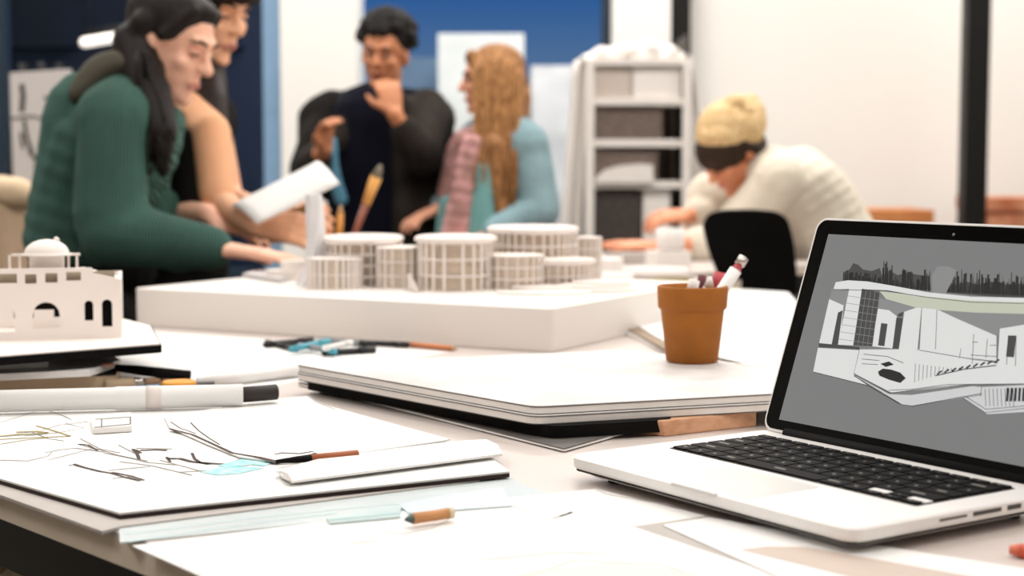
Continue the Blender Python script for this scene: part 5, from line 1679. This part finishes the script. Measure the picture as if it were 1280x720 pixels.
me = blob(b, .007, 2); link('blonde_crown', me, m_h5, hr)
b = MB()
for i in range(9):
    a = i * 2 * PI / 9
    cc_ = P(927, 140, Y5 - .06); b.ell(cc_ + V((.035 * math.cos(a), .03 * math.sin(a), .02 * math.sin(a * 2))), .034)
b.ell(P(927, 137, Y5 - .06), (.045, .045, .042))
me = blob(b, .006, 1); link('hair_bun', me, m_h5, hr)
stool(J, 'round wooden stool under the woman with the blonde bun')

# black chair in front of her
Yk = 3.62
kc = P(950, 320, Yk)
e = empty('black_chair', (kc.x, Yk + .15, 0), 'black moulded chair with its back toward the camera, before the bent woman', 'chair')
def kp(x, y): return P(x, y, Yk)
outl = [(886, 283), (893, 270), (910, 264), (950, 263), (982, 266), (996, 276), (1003, 300), (1008, 340), (1010, 385), (972, 392), (925, 385), (905, 348), (892, 312)]
b = MB()
loop = rpoly([(kp(x, y).x, kp(x, y).z) for x, y in outl], .03, 5)
n = len(loop); cx_ = sum(p[0] for p in loop) / n
def curve(p): return Yk + .10 - 1.1 * 0 - ((p[0] - cx_) ** 2) * -1.2
vs = [V((p[0], curve(p), p[1])) for p in loop] + [V((p[0], curve(p) + .02, p[1])) for p in loop]
ctr = V((cx_, Yk + .10, sum(p[1] for p in loop) / n)); vs += [ctr, ctr + V((0, .02, 0))]
fs = [(i, (i + 1) % n, 2 * n) for i in range(n)] + [((i + 1) % n + n, i + n, 2 * n + 1) for i in range(n)] + [(i, i + n, (i + 1) % n + n, (i + 1) % n) for i in range(n)]
b._add(vs, fs, False); m_chair = mat('black_shell', '#040303', .8, spec=.15)
b.build('backrest', m_chair, e, bevel=.006)
zse = .47
b = MB(); b.prism(rpoly([(kc.x - .2, Yk + .1), (kc.x + .2, Yk + .1), (kc.x + .19, Yk + .48), (kc.x - .19, Yk + .48)], .05), zse - .02, zse); b.build('seat', m_chair, e, bevel=.006)
b = MB(); b.cap((kc.x - .12, Yk + .12, zse), (kc.x - .1, Yk + .10, P(0, 380, Yk).z), .014); b.cap((kc.x + .12, Yk + .12, zse), (kc.x + .1, Yk + .10, P(0, 380, Yk).z), .014); b.build('back_support', m_blackm, e)
for sx in (-1, 1):
    for y in (.13, .43):
        b = MB(); b.tube([(kc.x + sx * .15, Yk + y, zse - .02), (kc.x + sx * .2, Yk + y + (.04 if y > .3 else -.04), 0)], .012); b.build('leg', m_blackm, e)
# ================================================================== CAMERA AND WORLD
cam = bpy.data.cameras.new('camera'); co = bpy.data.objects.new('camera', cam); C.objects.link(co)
cam.sensor_width = 36; cam.lens = FPX / 1280 * 36
co.location = CAM; co.rotation_euler = (PI / 2 - PITCH, 0, 0)
cam.dof.use_dof = True; cam.dof.focus_distance = 1.42; cam.dof.aperture_fstop = 5.6
cam.clip_start = .05
sc = bpy.context.scene
sc.camera = co
w = bpy.data.worlds.new('dusk'); sc.world = w; w.use_nodes = True
N, L = w.node_tree.nodes, w.node_tree.links
bg = N['Background']
tc = N.new('ShaderNodeTexCoord'); sx_ = N.new('ShaderNodeSeparateXYZ'); rp = N.new('ShaderNodeValToRGB')
rp.color_ramp.elements[0].color = lin('#8fa4b4'); rp.color_ramp.elements[0].position = .0
rp.color_ramp.elements[1].color = lin('#1b66b0'); rp.color_ramp.elements[1].position = .12
L.new(tc.outputs['Generated'], sx_.inputs[0]); L.new(sx_.outputs['Z'], rp.inputs['Fac']); L.new(rp.outputs['Color'], bg.inputs['Color'])
bg.inputs['Strength'].default_value = .8
vs_ = sc.view_settings
vs_.view_transform = 'Standard'; vs_.look = 'None'; vs_.gamma = 1.0; vs_.exposure = 0.0; vs_.use_curve_mapping = False
sc.cycles.use_denoising = True
sc.cycles.max_bounces = 8
